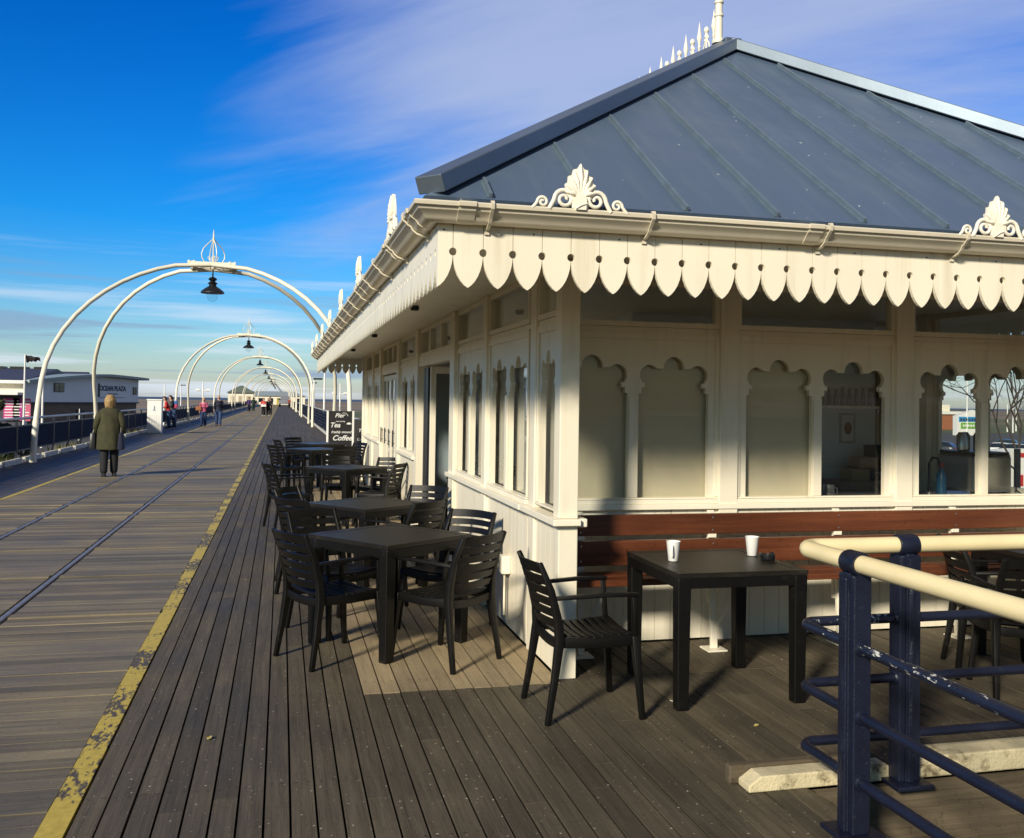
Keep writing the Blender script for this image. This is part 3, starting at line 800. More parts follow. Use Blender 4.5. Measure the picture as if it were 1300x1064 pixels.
# ================================================================== FURNITURE
def make_chair():
    t = thing('armchair', '', 'chair', (0,0,0), 0, 'black slatted resin armchairs on the deck')
    for s in (-1, 1):
        m_ = MB()
        m_.sweep([(s*.228, -.262, 0), (s*.217, -.225, .22), (s*.208, -.198, .42), (s*.206, -.205, .52), (s*.205, -.245, .68), (s*.203, -.308, .825)], [.026, .032, .042, .040, .034, .026], [.030, .036, .046, .042, .034, .026])
        m_.build('back_leg', M['black'], t, bevel=.005, angle=50)
        m_ = MB()
        m_.sweep([(s*.240, .252, 0), (s*.228, .232, .22), (s*.218, .215, .435)], [.028, .034, .044], [.030, .036, .046])
        m_.build('front_leg', M['black'], t, bevel=.005, angle=50)
        m_ = MB()
        m_.sweep([(s*.222, .213, .43), (s*.232, .208, .55), (s*.236, .200, .645)], .020, [.030, .026, .028])
        m_.sweep([(s*.206, -.232, .640), (s*.224, -.10, .648), (s*.236, .06, .655), (s*.238, .222, .652)], [.028, .034, .038, .034], .020, (1,0,0))
        m_.build('armrest', M['black'], t, bevel=.004, angle=50)
    m_ = MB()
    nsl = 9
    for i in range(nsl):
        y = -.172+i*.0455
        dz = .012*(1 if i in (0,) else 0)-.010*math.sin(math.pi*i/(nsl-1))
        m_.sweep([(x, y, .437+dz-.012*math.cos(math.pi*x/.40)) for x in (-.197, -.13, -.065, 0, .065, .13, .197)], .036, .013, (0,1,0))
    m_.build('seat', M['black'], t, bevel=.003, angle=50)
    m_ = MB()
    for s in (-1, 1):
        m_.sweep([(s*.205, -.20, .415), (s*.207, 0, .402), (s*.212, .20, .412)], .030, [.055, .05, .055], (1,0,0))
    m_.sweep([(x, .228+.0*x, .414-.018*math.cos(math.pi*x/.42)) for x in (-.21, -.14, -.07, 0, .07, .14, .21)], .022, .048, (0,1,0))
    m_.sweep([(x, -.20, .408-.018*math.cos(math.pi*x/.42)) for x in (-.20, -.13, -.065, 0, .065, .13, .20)], .022, .05, (0,1,0))
    m_.build('seat_frame', M['black'], t, bevel=.004, angle=50)
    m_ = MB()
    bz = [.505, .562, .619, .676, .733, .795]
    for i, z in enumerate(bz):
        y = -.203-(.0 if z < .52 else (z-.52)*.335)
        h = .043 if i < 5 else .056
        xs = (-.198, -.15, -.10, -.05, 0, .05, .10, .15, .198)
        rings = []
        for x in xs:
            o = -.045*math.cos(math.pi*x/.42)
            q = Vector((0, -.30, .95)).normalized()*h/2
            c = Vector((x, y+o, z+.004*math.cos(math.pi*x/.42)))
            th = Vector((0, .0055, .0018))
            rings.append([c-q-th, c+q-th, c+q+th, c-q+th])
        m_.ring_skin(rings)
    m_.build('backrest', M['black'], t, angle=50)
    return t
def make_table():
    t = thing('square_table', '', 'table', (0,0,0), 0, 'black square resin tables')
    h = .39
    m_ = MB()
    m_.box(-h, h, -h, -h+.06, .712, .74); m_.box(-h, h, h-.06, h, .712, .74); m_.box(-h, -h+.06, -h+.0605, h-.0605, .712, .74); m_.box(h-.06, h, -h+.0605, h-.0605, .712, .74)
    n = 1; w_ = (2*h-.124)/n
    for i in range(n): m_.box(-h+.062+i*w_+.0015, -h+.062+(i+1)*w_-.0015, -h+.0615, h-.0615, .714, .7385)
    m_.build('tabletop', M['blacktop'], t, smooth=False, bevel=.002)
    m_ = MB()
    m_.box(-h+.004, h-.004, -h+.004, -h+.03, .655, .7115); m_.box(-h+.004, h-.004, h-.03, h-.004, .655, .7115)
    m_.box(-h+.004, -h+.03, -h+.0305, h-.0305, .655, .7115); m_.box(h-.03, h-.004, -h+.0305, h-.0305, .655, .7115)
    m_.build('apron', M['black'], t, smooth=False, bevel=.002)
    for sx_ in (-1, 1):
        for sy_ in (-1, 1):
            m_ = MB(); c = h-.041
            m_.sweep([(sx_*c, sy_*c, 0), (sx_*c, sy_*c, .711)], [.066, .078], [.066, .078]); m_.build('leg', M['black'], t, smooth=False, bevel=.006)
    return t
tables = [
    ((.855, -.30), 0, 'black square table by the bench carrying two white cups and an ashtray'),
    ((-.887, 1.045), 37, 'large looking black square table nearest the camera on the tram side of the café'),
    ((-.86, 3.02), 37, 'second black square table along the café side, beside the open door'),
    ((-.75, 7.55), 40, 'black square table set between the two café doorways'),
    ((-1.0, 12.3), 35, 'black square table near the far end of the café, the nearer of the far pair'),
    ((-.86, 14.5), 30, 'farthest black square table, just in front of the chalkboard'),
    ((3.33, -.30), 0, 'black square table by the bench, half hidden behind the cream handrail'),
]
T0 = make_table()
for i, (p, a, lab) in enumerate(tables):
    if i == 0: T0.location = (*p, 0); T0.rotation_euler.z = R(a); T0['label'] = lab
    else: copy_tree(T0, (*p, 0), R(a), lab)
chairs = [
    ((-.015, -.525), (1, .02), 'black armchair seen from the side at the table with the white cups'),
    ((-1.29, .755), (.885, .465), 'black armchair nearest the yellow line, back to the camera at the nearest table'),
    ((-.575, .57), (-.63, .77), 'black armchair with its back to the corner post at the nearest table'),
    ((-1.22, 1.50), (.55, -.83), 'black armchair on the far left side of the nearest table'),
    ((-.43, 1.40), (-.75, -.65), 'black armchair facing the camera between the boarded wall and the nearest table'),
    ((-.62, 2.50), (-.66, .75), 'black armchair tucked in at the near right side of the second table'),
    ((-1.29, 2.78), (.80, .60), 'black armchair with curved back at the near left of the second table'),
    ((-1.30, 3.45), (.86, -.50), 'black armchair at the far left of the second table'),
    ((-.42, 3.42), (-.65, -.75), 'black armchair facing the camera in front of the open doorway'),
    ((-1.50, 7.05), (.95, .30), 'black armchair standing out sideways on the open boards left of the third table'),
    ((-.80, 8.20), (.12, -1), 'sunlit black armchair facing the camera behind the third table'),
    ((-.36, 7.08), (-.85, .5), 'black armchair with its back to the café at the third table'),
    ((-.26, 7.92), (-.6, -.8), 'black armchair behind another at the wall side of the third table'),
    ((-1.50, 12.0), (.9, .4), 'black armchair on the left of the fourth table, nearest the yellow line there'),
    ((-.62, 11.65), (-.3, .95), 'black armchair with its back to the camera at the fourth table'),
    ((-.40, 12.75), (-.85, -.5), 'black armchair on the café side of the fourth table'),
    ((-1.42, 14.2), (.9, .3), 'black armchair on the left of the farthest table'),
    ((-1.20, 15.0), (.6, -.8), 'black armchair at the back of the farthest table'),
    ((2.80, -.34), (.94, -.34), 'black armchair beyond the blue post, turned to the half hidden table'),
    ((2.56, -.76), (.30, .95), 'black armchair nearest the cream handrail at the half hidden table'),
]
C0 = make_chair()
for i, (p, dv, lab) in enumerate(chairs):
    a = math.atan2(-dv[0], dv[1])
    if i == 0: C0.location = (*p, 0); C0.rotation_euler.z = a; C0['label'] = lab
    else: copy_tree(C0, (*p, 0), a, lab)
# two chairs and a table inside the doorway
copy_tree(T0, (1.5, 7.0, .016), 0, 'black square table standing in the gloom inside the open doorway')
copy_tree(C0, (.75, 6.6, .016), R(160), 'black armchair in the gloom just inside the open doorway')
copy_tree(C0, (1.35, 7.75, .016), R(175), 'black armchair behind the table inside the open doorway')
# cups and ashtray
def cup_(x, y, rz, label, handle):
    t = thing('cup', label, 'cup', (x, y, .7405), rz, 'white cups on the table')
    m_ = MB(); m_.lathe([(.026, 0), (.029, .003), (.041, .112), (.0425, .115), (.039, .113), (.027, .008), (.001, .006)], (0,0,0), 28); m_.build('cup_body', M['china'], t, angle=50)
    if handle:
        m_ = MB(); m_.tube([(.036, 0, .095), (.060, 0, .092), (.066, 0, .065), (.056, 0, .035), (.031, 0, .028)], .006, 8); m_.build('handle', M['china'], t)
    return t
cup_(.605, -.30, R(-120), 'white mug with a handle near the left edge of the table', True)
cup_(1.165, -.19, R(60), 'white handleless cup standing next to the ashtray', False)
t = thing('ashtray', 'small black round ashtray beside the white cup', 'ashtray', (1.19, -.335, .7405))
m_ = MB(); m_.lathe([(.038, 0), (.042, .004), (.044, .026), (.045, .030), (.036, .030), (.034, .012), (.001, .010)], (0,0,0), 24); m_.build('bowl', M['iron'], t, angle=50)
m_ = MB()
for k in range(3):
    a = k*2.1+.4; m_.obox((.041*math.cos(a), .041*math.sin(a), .034), (math.cos(a), math.sin(a), 0), (-math.sin(a), math.cos(a), 0), (0,0,1), .006, .010, .006)
m_.build('cigarette_rests', M['iron'], t, smooth=False)
# litter on the boards
lf = MB(); lf.add([(-.020, 0, .003), (-.006, -.012, .006), (.016, -.006, .010), (.026, .006, .004), (.006, .013, .009), (-.010, .010, .004)], [(0,1,2,3,4,5)])
for i, (x, y, a, lab) in enumerate(((.78, -.98, .4, 'small yellow fallen leaf on the dark boards in front of the table'), (-1.93, -.62, 1.2, 'pale scrap of leaf lying on the boards near the yellow line'))):
    o = lf.build('fallen_leaf', solid('dry_leaf', (.50, .42, .14), .8), None, smooth=False, recalc=False) if i == 0 else o.copy()
    if i: COL.objects.link(o)
    o.location = (x, y, .003); o.rotation_euler.z = a; tag(o, lab, 'leaf', 'leaves on the boards')
tw = MB(); tw.tube([(-.075, .012, .004), (-.02, -.004, .006), (.03, .004, .005), (.08, -.010, .005)], [.0025, .0035, .003, .002], 6)
o = tw.build('twig', solid('bleached_twig', (.55, .50, .40), .8)); o.location = (.53, -.58, .003); o.rotation_euler.z = R(-62); tag(o, 'thin bleached twig lying on the boards between the table legs and the armchair', 'twig')
# wall bench
bn = thing('wall_bench', 'long red brown slatted bench with cream brackets under the front windows', 'bench', (0, 0, 0))
for z0, z1, y in ((.775, .912, .50), (.580, .742, .49)):
    m_ = MB(); m_.box(.17, 4.18, y, y+.035, z0, z1); m_.build('back_slat', M['bench'], bn, smooth=False, bevel=.005)
m_ = MB(); m_.box(.17, 4.18, .335, .485, .505, .545); m_.build('seat_slat', M['bench'], bn, smooth=False, bevel=.005)
m_ = MB(); m_.box(.17, 4.18, .20, .325, .500, .540); m_.build('seat_slat', M['bench'], bn, smooth=False, bevel=.005)
for x in (.30, 1.24, 2.20, 3.16, 4.06):
    m_ = MB()
    m_.box(x-.022, x+.022, .526, .555, .30, .93); m_.box(x-.022, x+.022, .30, .556, .47, .499)
    m_.sweep([(x, .50, .47), (x, .47, .012)], .045, .03, (1,0,0)); m_.sweep([(x+.12, .31, .47), (x+.01, .46, .16)], .03, .012, (1,0,0))
    m_.box(x-.07, x+.07, .40, .54, .0, .012)
    for z in (.76, .565): m_.box(x-.03, x+.03, .505, .5255, z-.012, z+.018)
    br = m_.build('bracket', M['sill'], bn, smooth=False, bevel=.003)
    m_ = MB()
    for z in (.80, .885, .61, .71):
        m_.lathe([(.007, 0), (.006, .003), (.001, .0045)], (0,0,0), 8)
        for q in range(-24, 0):
            v = m_.v[q]; m_.v[q] = Vector((x+v.x, (.499 if z > .76 else .489)-v.z, z+v.y))
    m_.build('bolts', M['stainless'], br, smooth=False)

# foreground railing: cream handrail, blue posts and rails
rl = thing('corner_railing', 'blue iron railing with a thick cream handrail turning a corner in the foreground', 'railing', (0, 0, 0))
XC, YC = .553, -1.768
def bend(z, r, rr, x1=8.0, y1=-6.0, n=10):
    pts = [(XC, y1, z), (XC, -3.2, z), (XC, YC-rr, z)]
    for i in range(1, n): 
        a = R(180-90*i/n); pts.append((XC+rr+rr*math.cos(a), YC-rr+rr*math.sin(a), z))
    return pts+[(XC+rr, YC, z), (2.5, YC, z), (x1, YC, z)]
m_ = MB(); m_.tube(bend(1.045, .036, .083), .036, 20); m_.build('handrail', M['ivory'], rl)
for k, z in enumerate((.725, .465, .215)):
    m_ = MB(); m_.tube(bend(z, .022, .075), .0215, 14); m_.build('blue_rail', M['navychip'] if k == 0 else M['navy'], rl)
def rpost(x, y, rz):
    Mx = Matrix.Translation((x, y, 0)) @ Matrix.Rotation(rz, 4, 'Z')   # local x runs along the rail
    p = MB(Mx)
    p.box(-.020, .020, -.042, .042, .02, 1.01); p.box(-.053, -.0205, -.038, .038, .02, 1.0); p.box(.0205, .053, -.038, .038, .02, 1.0)
    p.box(-.016, .016, -.052, .052, .02, .99)
    for s in (-1, 1):
        for z in (.33, .58, .84):
            p.add([(0, s*.0525, z-.10), (.015, s*.0525, z), (0, s*.0525, z+.10), (-.015, s*.0525, z), (0, s*.060, z)], [(0,1,4), (1,2,4), (2,3,4), (3,0,4)])
    p.box(-.09, .09, -.09, .09, .0, .02)
    o = p.build('post', M['navy'], rl, smooth=False, bevel=.005)
    c = MB(Mx)
    c.tube([(-.048, 0, 1.045), (-.040, 0, 1.045), (.040, 0, 1.045), (.048, 0, 1.045)], [.044, .047, .047, .044], 20)
    c.build('collar', M['navy'], o, bevel=0)
    c = MB(Mx); c.sweep([(0, 0, 1.005), (0, 0, .93)], [.10, .092], [.085, .078], (1,0,0)); c.build('post_neck', M['navy'], o, smooth=False, bevel=.008)
    for z in (.725, .465, .215):
        c = MB(Mx); c.tube([(-.062, 0, z), (-.05, 0, z), (.05, 0, z), (.062, 0, z)], [.027, .034, .034, .027], 14); c.build('rail_socket', M['navy'], o)
rpost(XC, -2.165, R(90)); rpost(1.068, YC, 0); rpost(XC, -4.4, R(90)); rpost(3.4, YC, 0)
m_ = MB(); m_.box(.30, 1.02, -1.632, -1.585, .001, .082); kb = m_.build('kerb_timber', M['kerbwood'], rl, smooth=False, bevel=.008)
m_ = MB(); m_.prism([(.34, .001), (.34, .03), (.40, .068), (1.02, .068), (1.02, .001)], [], -1.735, -1.634); m_.build('kerb_face', M['kerbcream'], kb, smooth=False, bevel=.006)
m_ = MB(); m_.prism([(1.16, .001), (1.16, .03), (1.27, .095), (8.0, .095), (8.0, .001)], [], -1.74, -1.60); m_.build('kerb', M['kerbcream'], rl, smooth=False, bevel=.008)
m_ = MB(); m_.box(.63, 8.0, -1.775, -1.741, -.9, -.004); m_.box(.602, .635, -6, -1.741, -.9, -.004); m_.build('stringer', M['kerbwood'], rl, smooth=False)

# ================================================================== ARCHES
def make_arch():
    t = thing('lamp_arch', '', 'arch', (0,0,0), 0, 'cream lamp arches over the pier')
    A = 3.835; H = 5.57
    def hoop(s):
        pts = []
        def P(x, z): return (x, s*(4.08-3.58*min(1, z/H)**1.7) , z)
        for z in (0, .5, 1.0, 1.5, 2.0): pts.append(P(-A, z))
        for i in range(1, 12):
            a = R(90*i/12); pts.append(P(-A*math.cos(a)-.0, 2+3.57*math.sin(a)))
        half = [p for p in pts if p[0] < -.60]
        return half
    for s in (-1, 1):
        h = hoop(s)
        for mir in (1, -1):
            q = [(mir*x, y, z) for x, y, z in h]+[(mir*.58, s*.50, H)]
            m_ = MB(); m_.tube(q, [.066]*3+[.060]*(len(q)-3), 14); o = m_.build('hoop_leg', M['archcream'], t)
            m_ = MB(); sp_ = [(mir*A, s*(4.08-3.58*(z/H)**1.7), z) for z in (0, .05, .06, .25, .5, .75, 1.0, 1.03)]; m_.tube(sp_, [.084, .084, .074, .074, .074, .074, .074, .066], 14)
            m_.build('sleeve', M['archcream'], o)
    m_ = MB()
    for s in (-1, 1):
        m_.tube([(-.66, s*.50, H), (.66, s*.50, H)], .05, 12)
        for x in (-.64, -.50, .50, .64): m_.tube([(x-.03, s*.5, H), (x+.03, s*.5, H)], .078, 12)
    for x in (-.57, .57): m_.tube([(x, -.56, H), (x, .56, H)], .045, 10)
    m_.tube([(-.57, -.5, H), (.57, .5, H)], .035, 10); m_.tube([(-.57, .5, H), (.57, -.5, H)], .035, 10)
    m_.lathe([(.001, -.12), (.06, -.11), (.10, -.03), (.10, .05), (.05, .10), (.001, .11)], (0, 0, H), 14)
    m_.build('crown_frame', M['archcream'], t)
    m_ = MB()
    m_.lathe([(.022, 0), (.016, .7), (.034, .74), (.016, .78), (.024, .84), (.001, 1.02)], (0, 0, H+.08), 10)
    for k in range(4):
        a = R(90*k+20)
        pr = [(.26, .02), (.33, .14), (.345, .26), (.29, .42), (.17, .56), (.05, .68), (.02, .72)]
        m_.tube([(r*math.cos(a), r*math.sin(a), H+.08+z) for r, z in pr], .015, 6)
        m_.tube([(r*math.cos(a), r*math.sin(a), H+.08+z) for r, z in [(.06, .02), (.12, .10), (.16, .16), (.13, .20), (.10, .16)]], .012, 6)
        m_.tube([(r*math.cos(a), r*math.sin(a), H+.08+z) for r, z in [(.26, .02), (.12, .0), (.02, -.02)]], .013, 6)
    m_.build('finial', M['archcream'], t)
    ln = thing('lantern', None, None); ln.parent = t
    m_ = MB(); m_.lathe([(.022, -.10), (.022, -.36)], (0, 0, H), 8)
    m_.lathe([(.06, -.34), (.12, -.38), (.12, -.42), (.07, -.45), (.09, -.49), (.15, -.52), (.11, -.55), (.10, -.60), (.16, -.64), (.22, -.68), (.30, -.74), (.34, -.79), (.34, -.82), (.20, -.815), (.001, -.80)], (0, 0, H), 20)
    m_.build('lamp_shade', M['iron'], ln)
    m_ = MB(); m_.lathe([(.17, -.825), (.175, -.88), (.15, -.98), (.09, -1.05), (.001, -1.08)], (0, 0, H), 18); m_.build('globe', M['lampglass'], ln)
    return t
AR0 = make_arch()
for k in range(10):
    lab = ['nearest pair of cream hoops with a black lantern, its right feet behind the café gutter', 'second cream lamp arch along the pier', 'third cream lamp arch along the pier', 'fourth cream lamp arch along the pier', 'fifth cream lamp arch along the pier'][k] if k < 5 else ['sixth', 'seventh', 'eighth', 'ninth', 'tenth'][k-5]+' cream lamp arch from the near end, far off along the pier'
    p = (-3.685, 23.95+31.4*k, 0)
    if k == 0: AR0.location = p; AR0['label'] = lab
    else: copy_tree(AR0, p, 0, lab)

# ================================================================== PIER RAILINGS
lr = thing('pier_railing', 'navy panelled railing with a grey handrail along the left edge of the pier', 'railing', (0,0,0))
XRL = -7.86
m_ = MB(); m_.tube([(XRL, -8, 1.06), (XRL, 250, 1.06)], .034, 12); m_.build('handrail', M['greyrail'], lr)
m_ = MB(); m_.box(XRL-.015, XRL+.015, -8, 250, .87, .90); m_.box(XRL-.015, XRL+.015, -8, 250, .26, .30); m_.build('rail_bar', M['navy'], lr, smooth=False)
Y0, SP = 8.3, 1.90
def lpost(m_, y): m_.box(XRL-.028, XRL+.028, y-.028, y+.028, .0, 1.03); m_.box(XRL-.06, XRL+.06, y-.06, y+.06, 0, .03)
def lpan(m_, y): m_.box(XRL-.008, XRL+.008, y+.05, y+SP-.05, .3005, .8695)
def lkerb(m_, y): 
    a = random.uniform(.16, .26); m_.box(-7.78, -7.66, y+a, y+SP-a, .0, .125)
    m_.box(-7.79, -7.68, y-.10, y+.10, .0, .08)
for k in range(32):
    y = Y0+SP*k
    m_ = MB(); lpost(m_, y); m_.build('post', M['navy'], lr, smooth=False)
    m_ = MB(); lpan(m_, y); m_.build('panel', M['navypanel'], lr, smooth=False)
    m_ = MB(); lkerb(m_, y); m_.build('kerb_block', M['kerbwhite'], lr, smooth=False, bevel=.012)
a, b, c = MB(), MB(), MB()
for k in list(range(-8, 0))+list(range(32, 126)):
    y = Y0+SP*k; lpost(a, y); lpan(b, y); lkerb(c, y)
for mm, nm, mt in ((a, 'post', 'navy'), (b, 'panel', 'navypanel'), (c, 'kerb_block', 'kerbwhite')):
    tag(mm.build(nm, M[mt], lr, smooth=False), kind='stuff')
random.seed(11)
wd = MB()
for k in range(-2, 60):
    for q in range(34 if k < 24 else 10):
        y = Y0+SP*k+random.uniform(-.1, 1.9); x = random.uniform(-7.97, -7.76); h = random.uniform(.08, .30)
        if math.sin(k*1.7)+random.random() < .2: h *= .5
        dx, dy = random.uniform(-.06, .06), random.uniform(-.06, .06); w_ = .018
        wd.add([(x-w_, y, 0), (x+w_, y, 0), (x+dx*.5, y+w_, h*.6), (x+dx, y+dy, h)], [(0,1,2), (0,2,3), (1,3,2)])
tag(wd.build('kerb_weeds', [solid('weed_green', (.17, .17, .055), .8)], smooth=False), 'low scrubby weeds growing along the foot of the left railing', 'weeds', kind='stuff')
rr_ = thing('pier_railing', 'dark blue open bar railing along the right edge beyond the café', 'railing', (0,0,0))
XRR = .50
m_ = MB(); m_.tube([(XRR, 16.5, 1.08), (XRR, 250, 1.08)], .035, 10); m_.build('handrail', M['greyrail'], rr_)
m_ = MB()
for z in (.25, .42, .59, .76, .92): m_.tube([(XRR, 16.5, z), (XRR, 250, z)], .014, 6)
m_.build('rail_bar', M['navy'], rr_)
m_ = MB(); m_.box(XRR+.04, XRR+.055, 16.5, 250, .12, .98); m_.build('mesh_panel', M['navypanel'], rr_, smooth=False)
m_ = MB(); m_.box(XRR-.12, XRR-.02, 16.5, 250, .0, .10); m_.build('kerb', M['kerbwhite'], rr_, smooth=False, bevel=.01)
b = MB()
for k in range(122):
    y = 17.2+SP*k; a = MB() if k < 40 else b
    a.box(XRR-.03, XRR+.03, y-.03, y+.03, 0, 1.05)
    if k < 40: a.build('post', M['navy'], rr_, smooth=False)
tag(b.build('post', M['navy'], rr_, smooth=False), kind='stuff')

# ================================================================== SIGNS
def text(s, size, Mx, mat, name='lettering', parent=None, shear=0, off=0, align='CENTER', ext=.002):
    c = bpy.data.curves.new('t', 'FONT'); c.body = s; c.size = size; c.extrude = ext; c.align_x = align; c.shear = shear; c.offset = off
    o = bpy.data.objects.new('t', c); COL.objects.link(o)
    bpy.context.view_layer.update()
    me = bpy.data.meshes.new_from_object(o.evaluated_get(bpy.context.evaluated_depsgraph_get()))
    bpy.data.objects.remove(o); bpy.data.curves.remove(c)
    me.name = name; me.transform(Mx); me.materials.clear(); me.materials.append(mat)
    r = bpy.data.objects.new(name, me); COL.objects.link(r)
    if parent: r.parent = parent
    return r
def facing(loc, rz=0):   # text plane facing -Y, rotated about z
    return Matrix.Translation(loc) @ Matrix.Rotation(rz, 4, 'Z') @ Matrix.Rotation(R(90), 4, 'X')
M['chalk'] = paint('chalk_white', (.75, .75, .72), .8, .15, 30, 0)
M['board'] = paint('chalkboard_black', (.012, .011, .012), .6, .3, 6, .05)
def chalkboard(x, y, w_, h, label, lines, rz=0):
    t = thing('chalkboard_sign', label, 'sign', (x, y, 0), rz, 'chalkboards at the end of the café')
    for s in (-1, 1):
        a = MB(); a.box(s*w_/2-.022, s*w_/2+.022, -.025, .025, 0, h); a.build('frame_post', M['white'], t, smooth=False, bevel=.004)
    a = MB(); a.box(-w_/2+.022, w_/2-.022, -.012, .012, .18, h-.005); a.build('board', M['board'], t, smooth=False)
    a = MB(); a.box(-w_/2, w_/2, -.25, .25, .0, .03); a.build('foot', M['white'], t, smooth=False)
    for s_, sz, px, pz, sh_ in lines:
        text(s_, sz, facing((px, -.0145, pz)), M['chalk'], 'lettering', t, sh_, sz*.02)
    return t
cb = chalkboard(-.345, 15.9, .56, 1.395, 'tall chalkboard advertising tea and coffee at the far café corner', [
    ('Pier', .13, -.02, 1.25, .35), ('now serving', .04, 0, 1.15, 0), ('Tea', .15, -.12, 1.03, .3), ('freshly ground', .075, .02, .90, .35), ('Coffee', .16, .04, .74, .35)])
a = MB()
a.tube([(.08+.09*math.cos(R(q)), -.016, 1.24+.11*math.sin(R(q))) for q in range(20, 130, 10)], .006, 5)
a.lathe([(.001, 1.09), (.05, 1.095), (.05, 1.12), (.001, 1.14)], (.19, -.016, 0), 12, sy=.1)
for rr, zz in ((.17, .62), (.12, .53)):
    a.tube([(-rr-.05+2*rr*q/40, -.016, zz+.022*math.sin(q*1.1)*math.cos(q*.37)) for q in range(41)], .006, 4)
a.build('chalk_drawing', M['chalk'], cb)
chalkboard(.20, 16.8, .40, 1.2, 'second smaller chalkboard partly hidden behind the café corner', [('Tea', .10, 0, .9, .3), ('Coffee', .08, 0, .7, .3)], R(-12))

# white cabinet by the left railing
wb = thing('white_cabinet', 'white panelled cabinet with a small blue emblem beside the left railing', 'cabinet', (-7.10, 39.25, 0))
a = MB(); a.box(-.30, .30, -.25, .25, .05, 1.48); a.build('body', M['white'], wb, smooth=False, bevel=.01)
a = MB(); a.box(-.33, .33, -.28, .28, 1.481, 1.54); a.build('lid', M['white'], wb, smooth=False, bevel=.015)
a = MB(); a.box(-.29, .29, -.24, .24, 0, .0495); a.build('plinth', M['kerbwhite'], wb, smooth=False)
a = MB()
for x in (-.25, -.15, -.05, .05, .15, .25): a.box(x-.045, x+.045, -.262, -.2505, .10, .85)
a.build('slats', M['white'], wb, smooth=False)
a = MB()
for k in range(3): a.obox((0, -.253, 1.12+.07*(k-1)), (math.cos(k), 0, math.sin(k)), (0,1,0), (-math.sin(k), 0, math.cos(k)), .06, .003, .014)
a.build('emblem', solid('emblem_blue', (.03, .07, .30)), wb, smooth=False)

# ================================================================== PEOPLE
def leafmat_(name, c1, c2):
    m, nt_, b = base_mat(name); g_ = N(nt_, 'ShaderNodeNewGeometry')
    r_ = ramp(nt_, g_.outputs['Random Per Island'], [(0, c1), (1, c2)]); nt_.links.new(r_.outputs[0], b.inputs['Base Color']); b.inputs['Roughness'].default_value = .6
    return m
SK = {}
def skin(name, nodes, edges, mat, parent=None, sub=2, root=0):
    me = bpy.data.meshes.new(name); me.from_pydata([n[0] for n in nodes], edges, [])
    o = bpy.data.objects.new(name, me); COL.objects.link(o)
    md = o.modifiers.new('s', 'SKIN'); md.use_smooth_shade = True; md.branch_smoothing = .4
    sv = me.skin_vertices[0].data
    for i, n in enumerate(nodes):
        r = n[1]; sv[i].radius = r if isinstance(r, tuple) else (r, r); sv[i].use_root = (i == root)
    sb = o.modifiers.new('b', 'SUBSURF'); sb.levels = sub; sb.render_levels = sub
    bpy.context.view_layer.update()
    m2 = bpy.data.meshes.new_from_object(o.evaluated_get(bpy.context.evaluated_depsgraph_get()))
    bpy.data.objects.remove(o); bpy.data.meshes.remove(me)
    m2.name = name; m2.materials.clear(); m2.materials.append(mat)
    m2.polygons.foreach_set('use_smooth', [True]*len(m2.polygons))
    r = bpy.data.objects.new(name, m2); COL.objects.link(r)
    if parent: r.parent = parent
    return r
M['skin'] = paint('skin', (.50, .30, .22), .5, .06, 10, .02)
def cloth(name, col): return solid(name, col, .85)
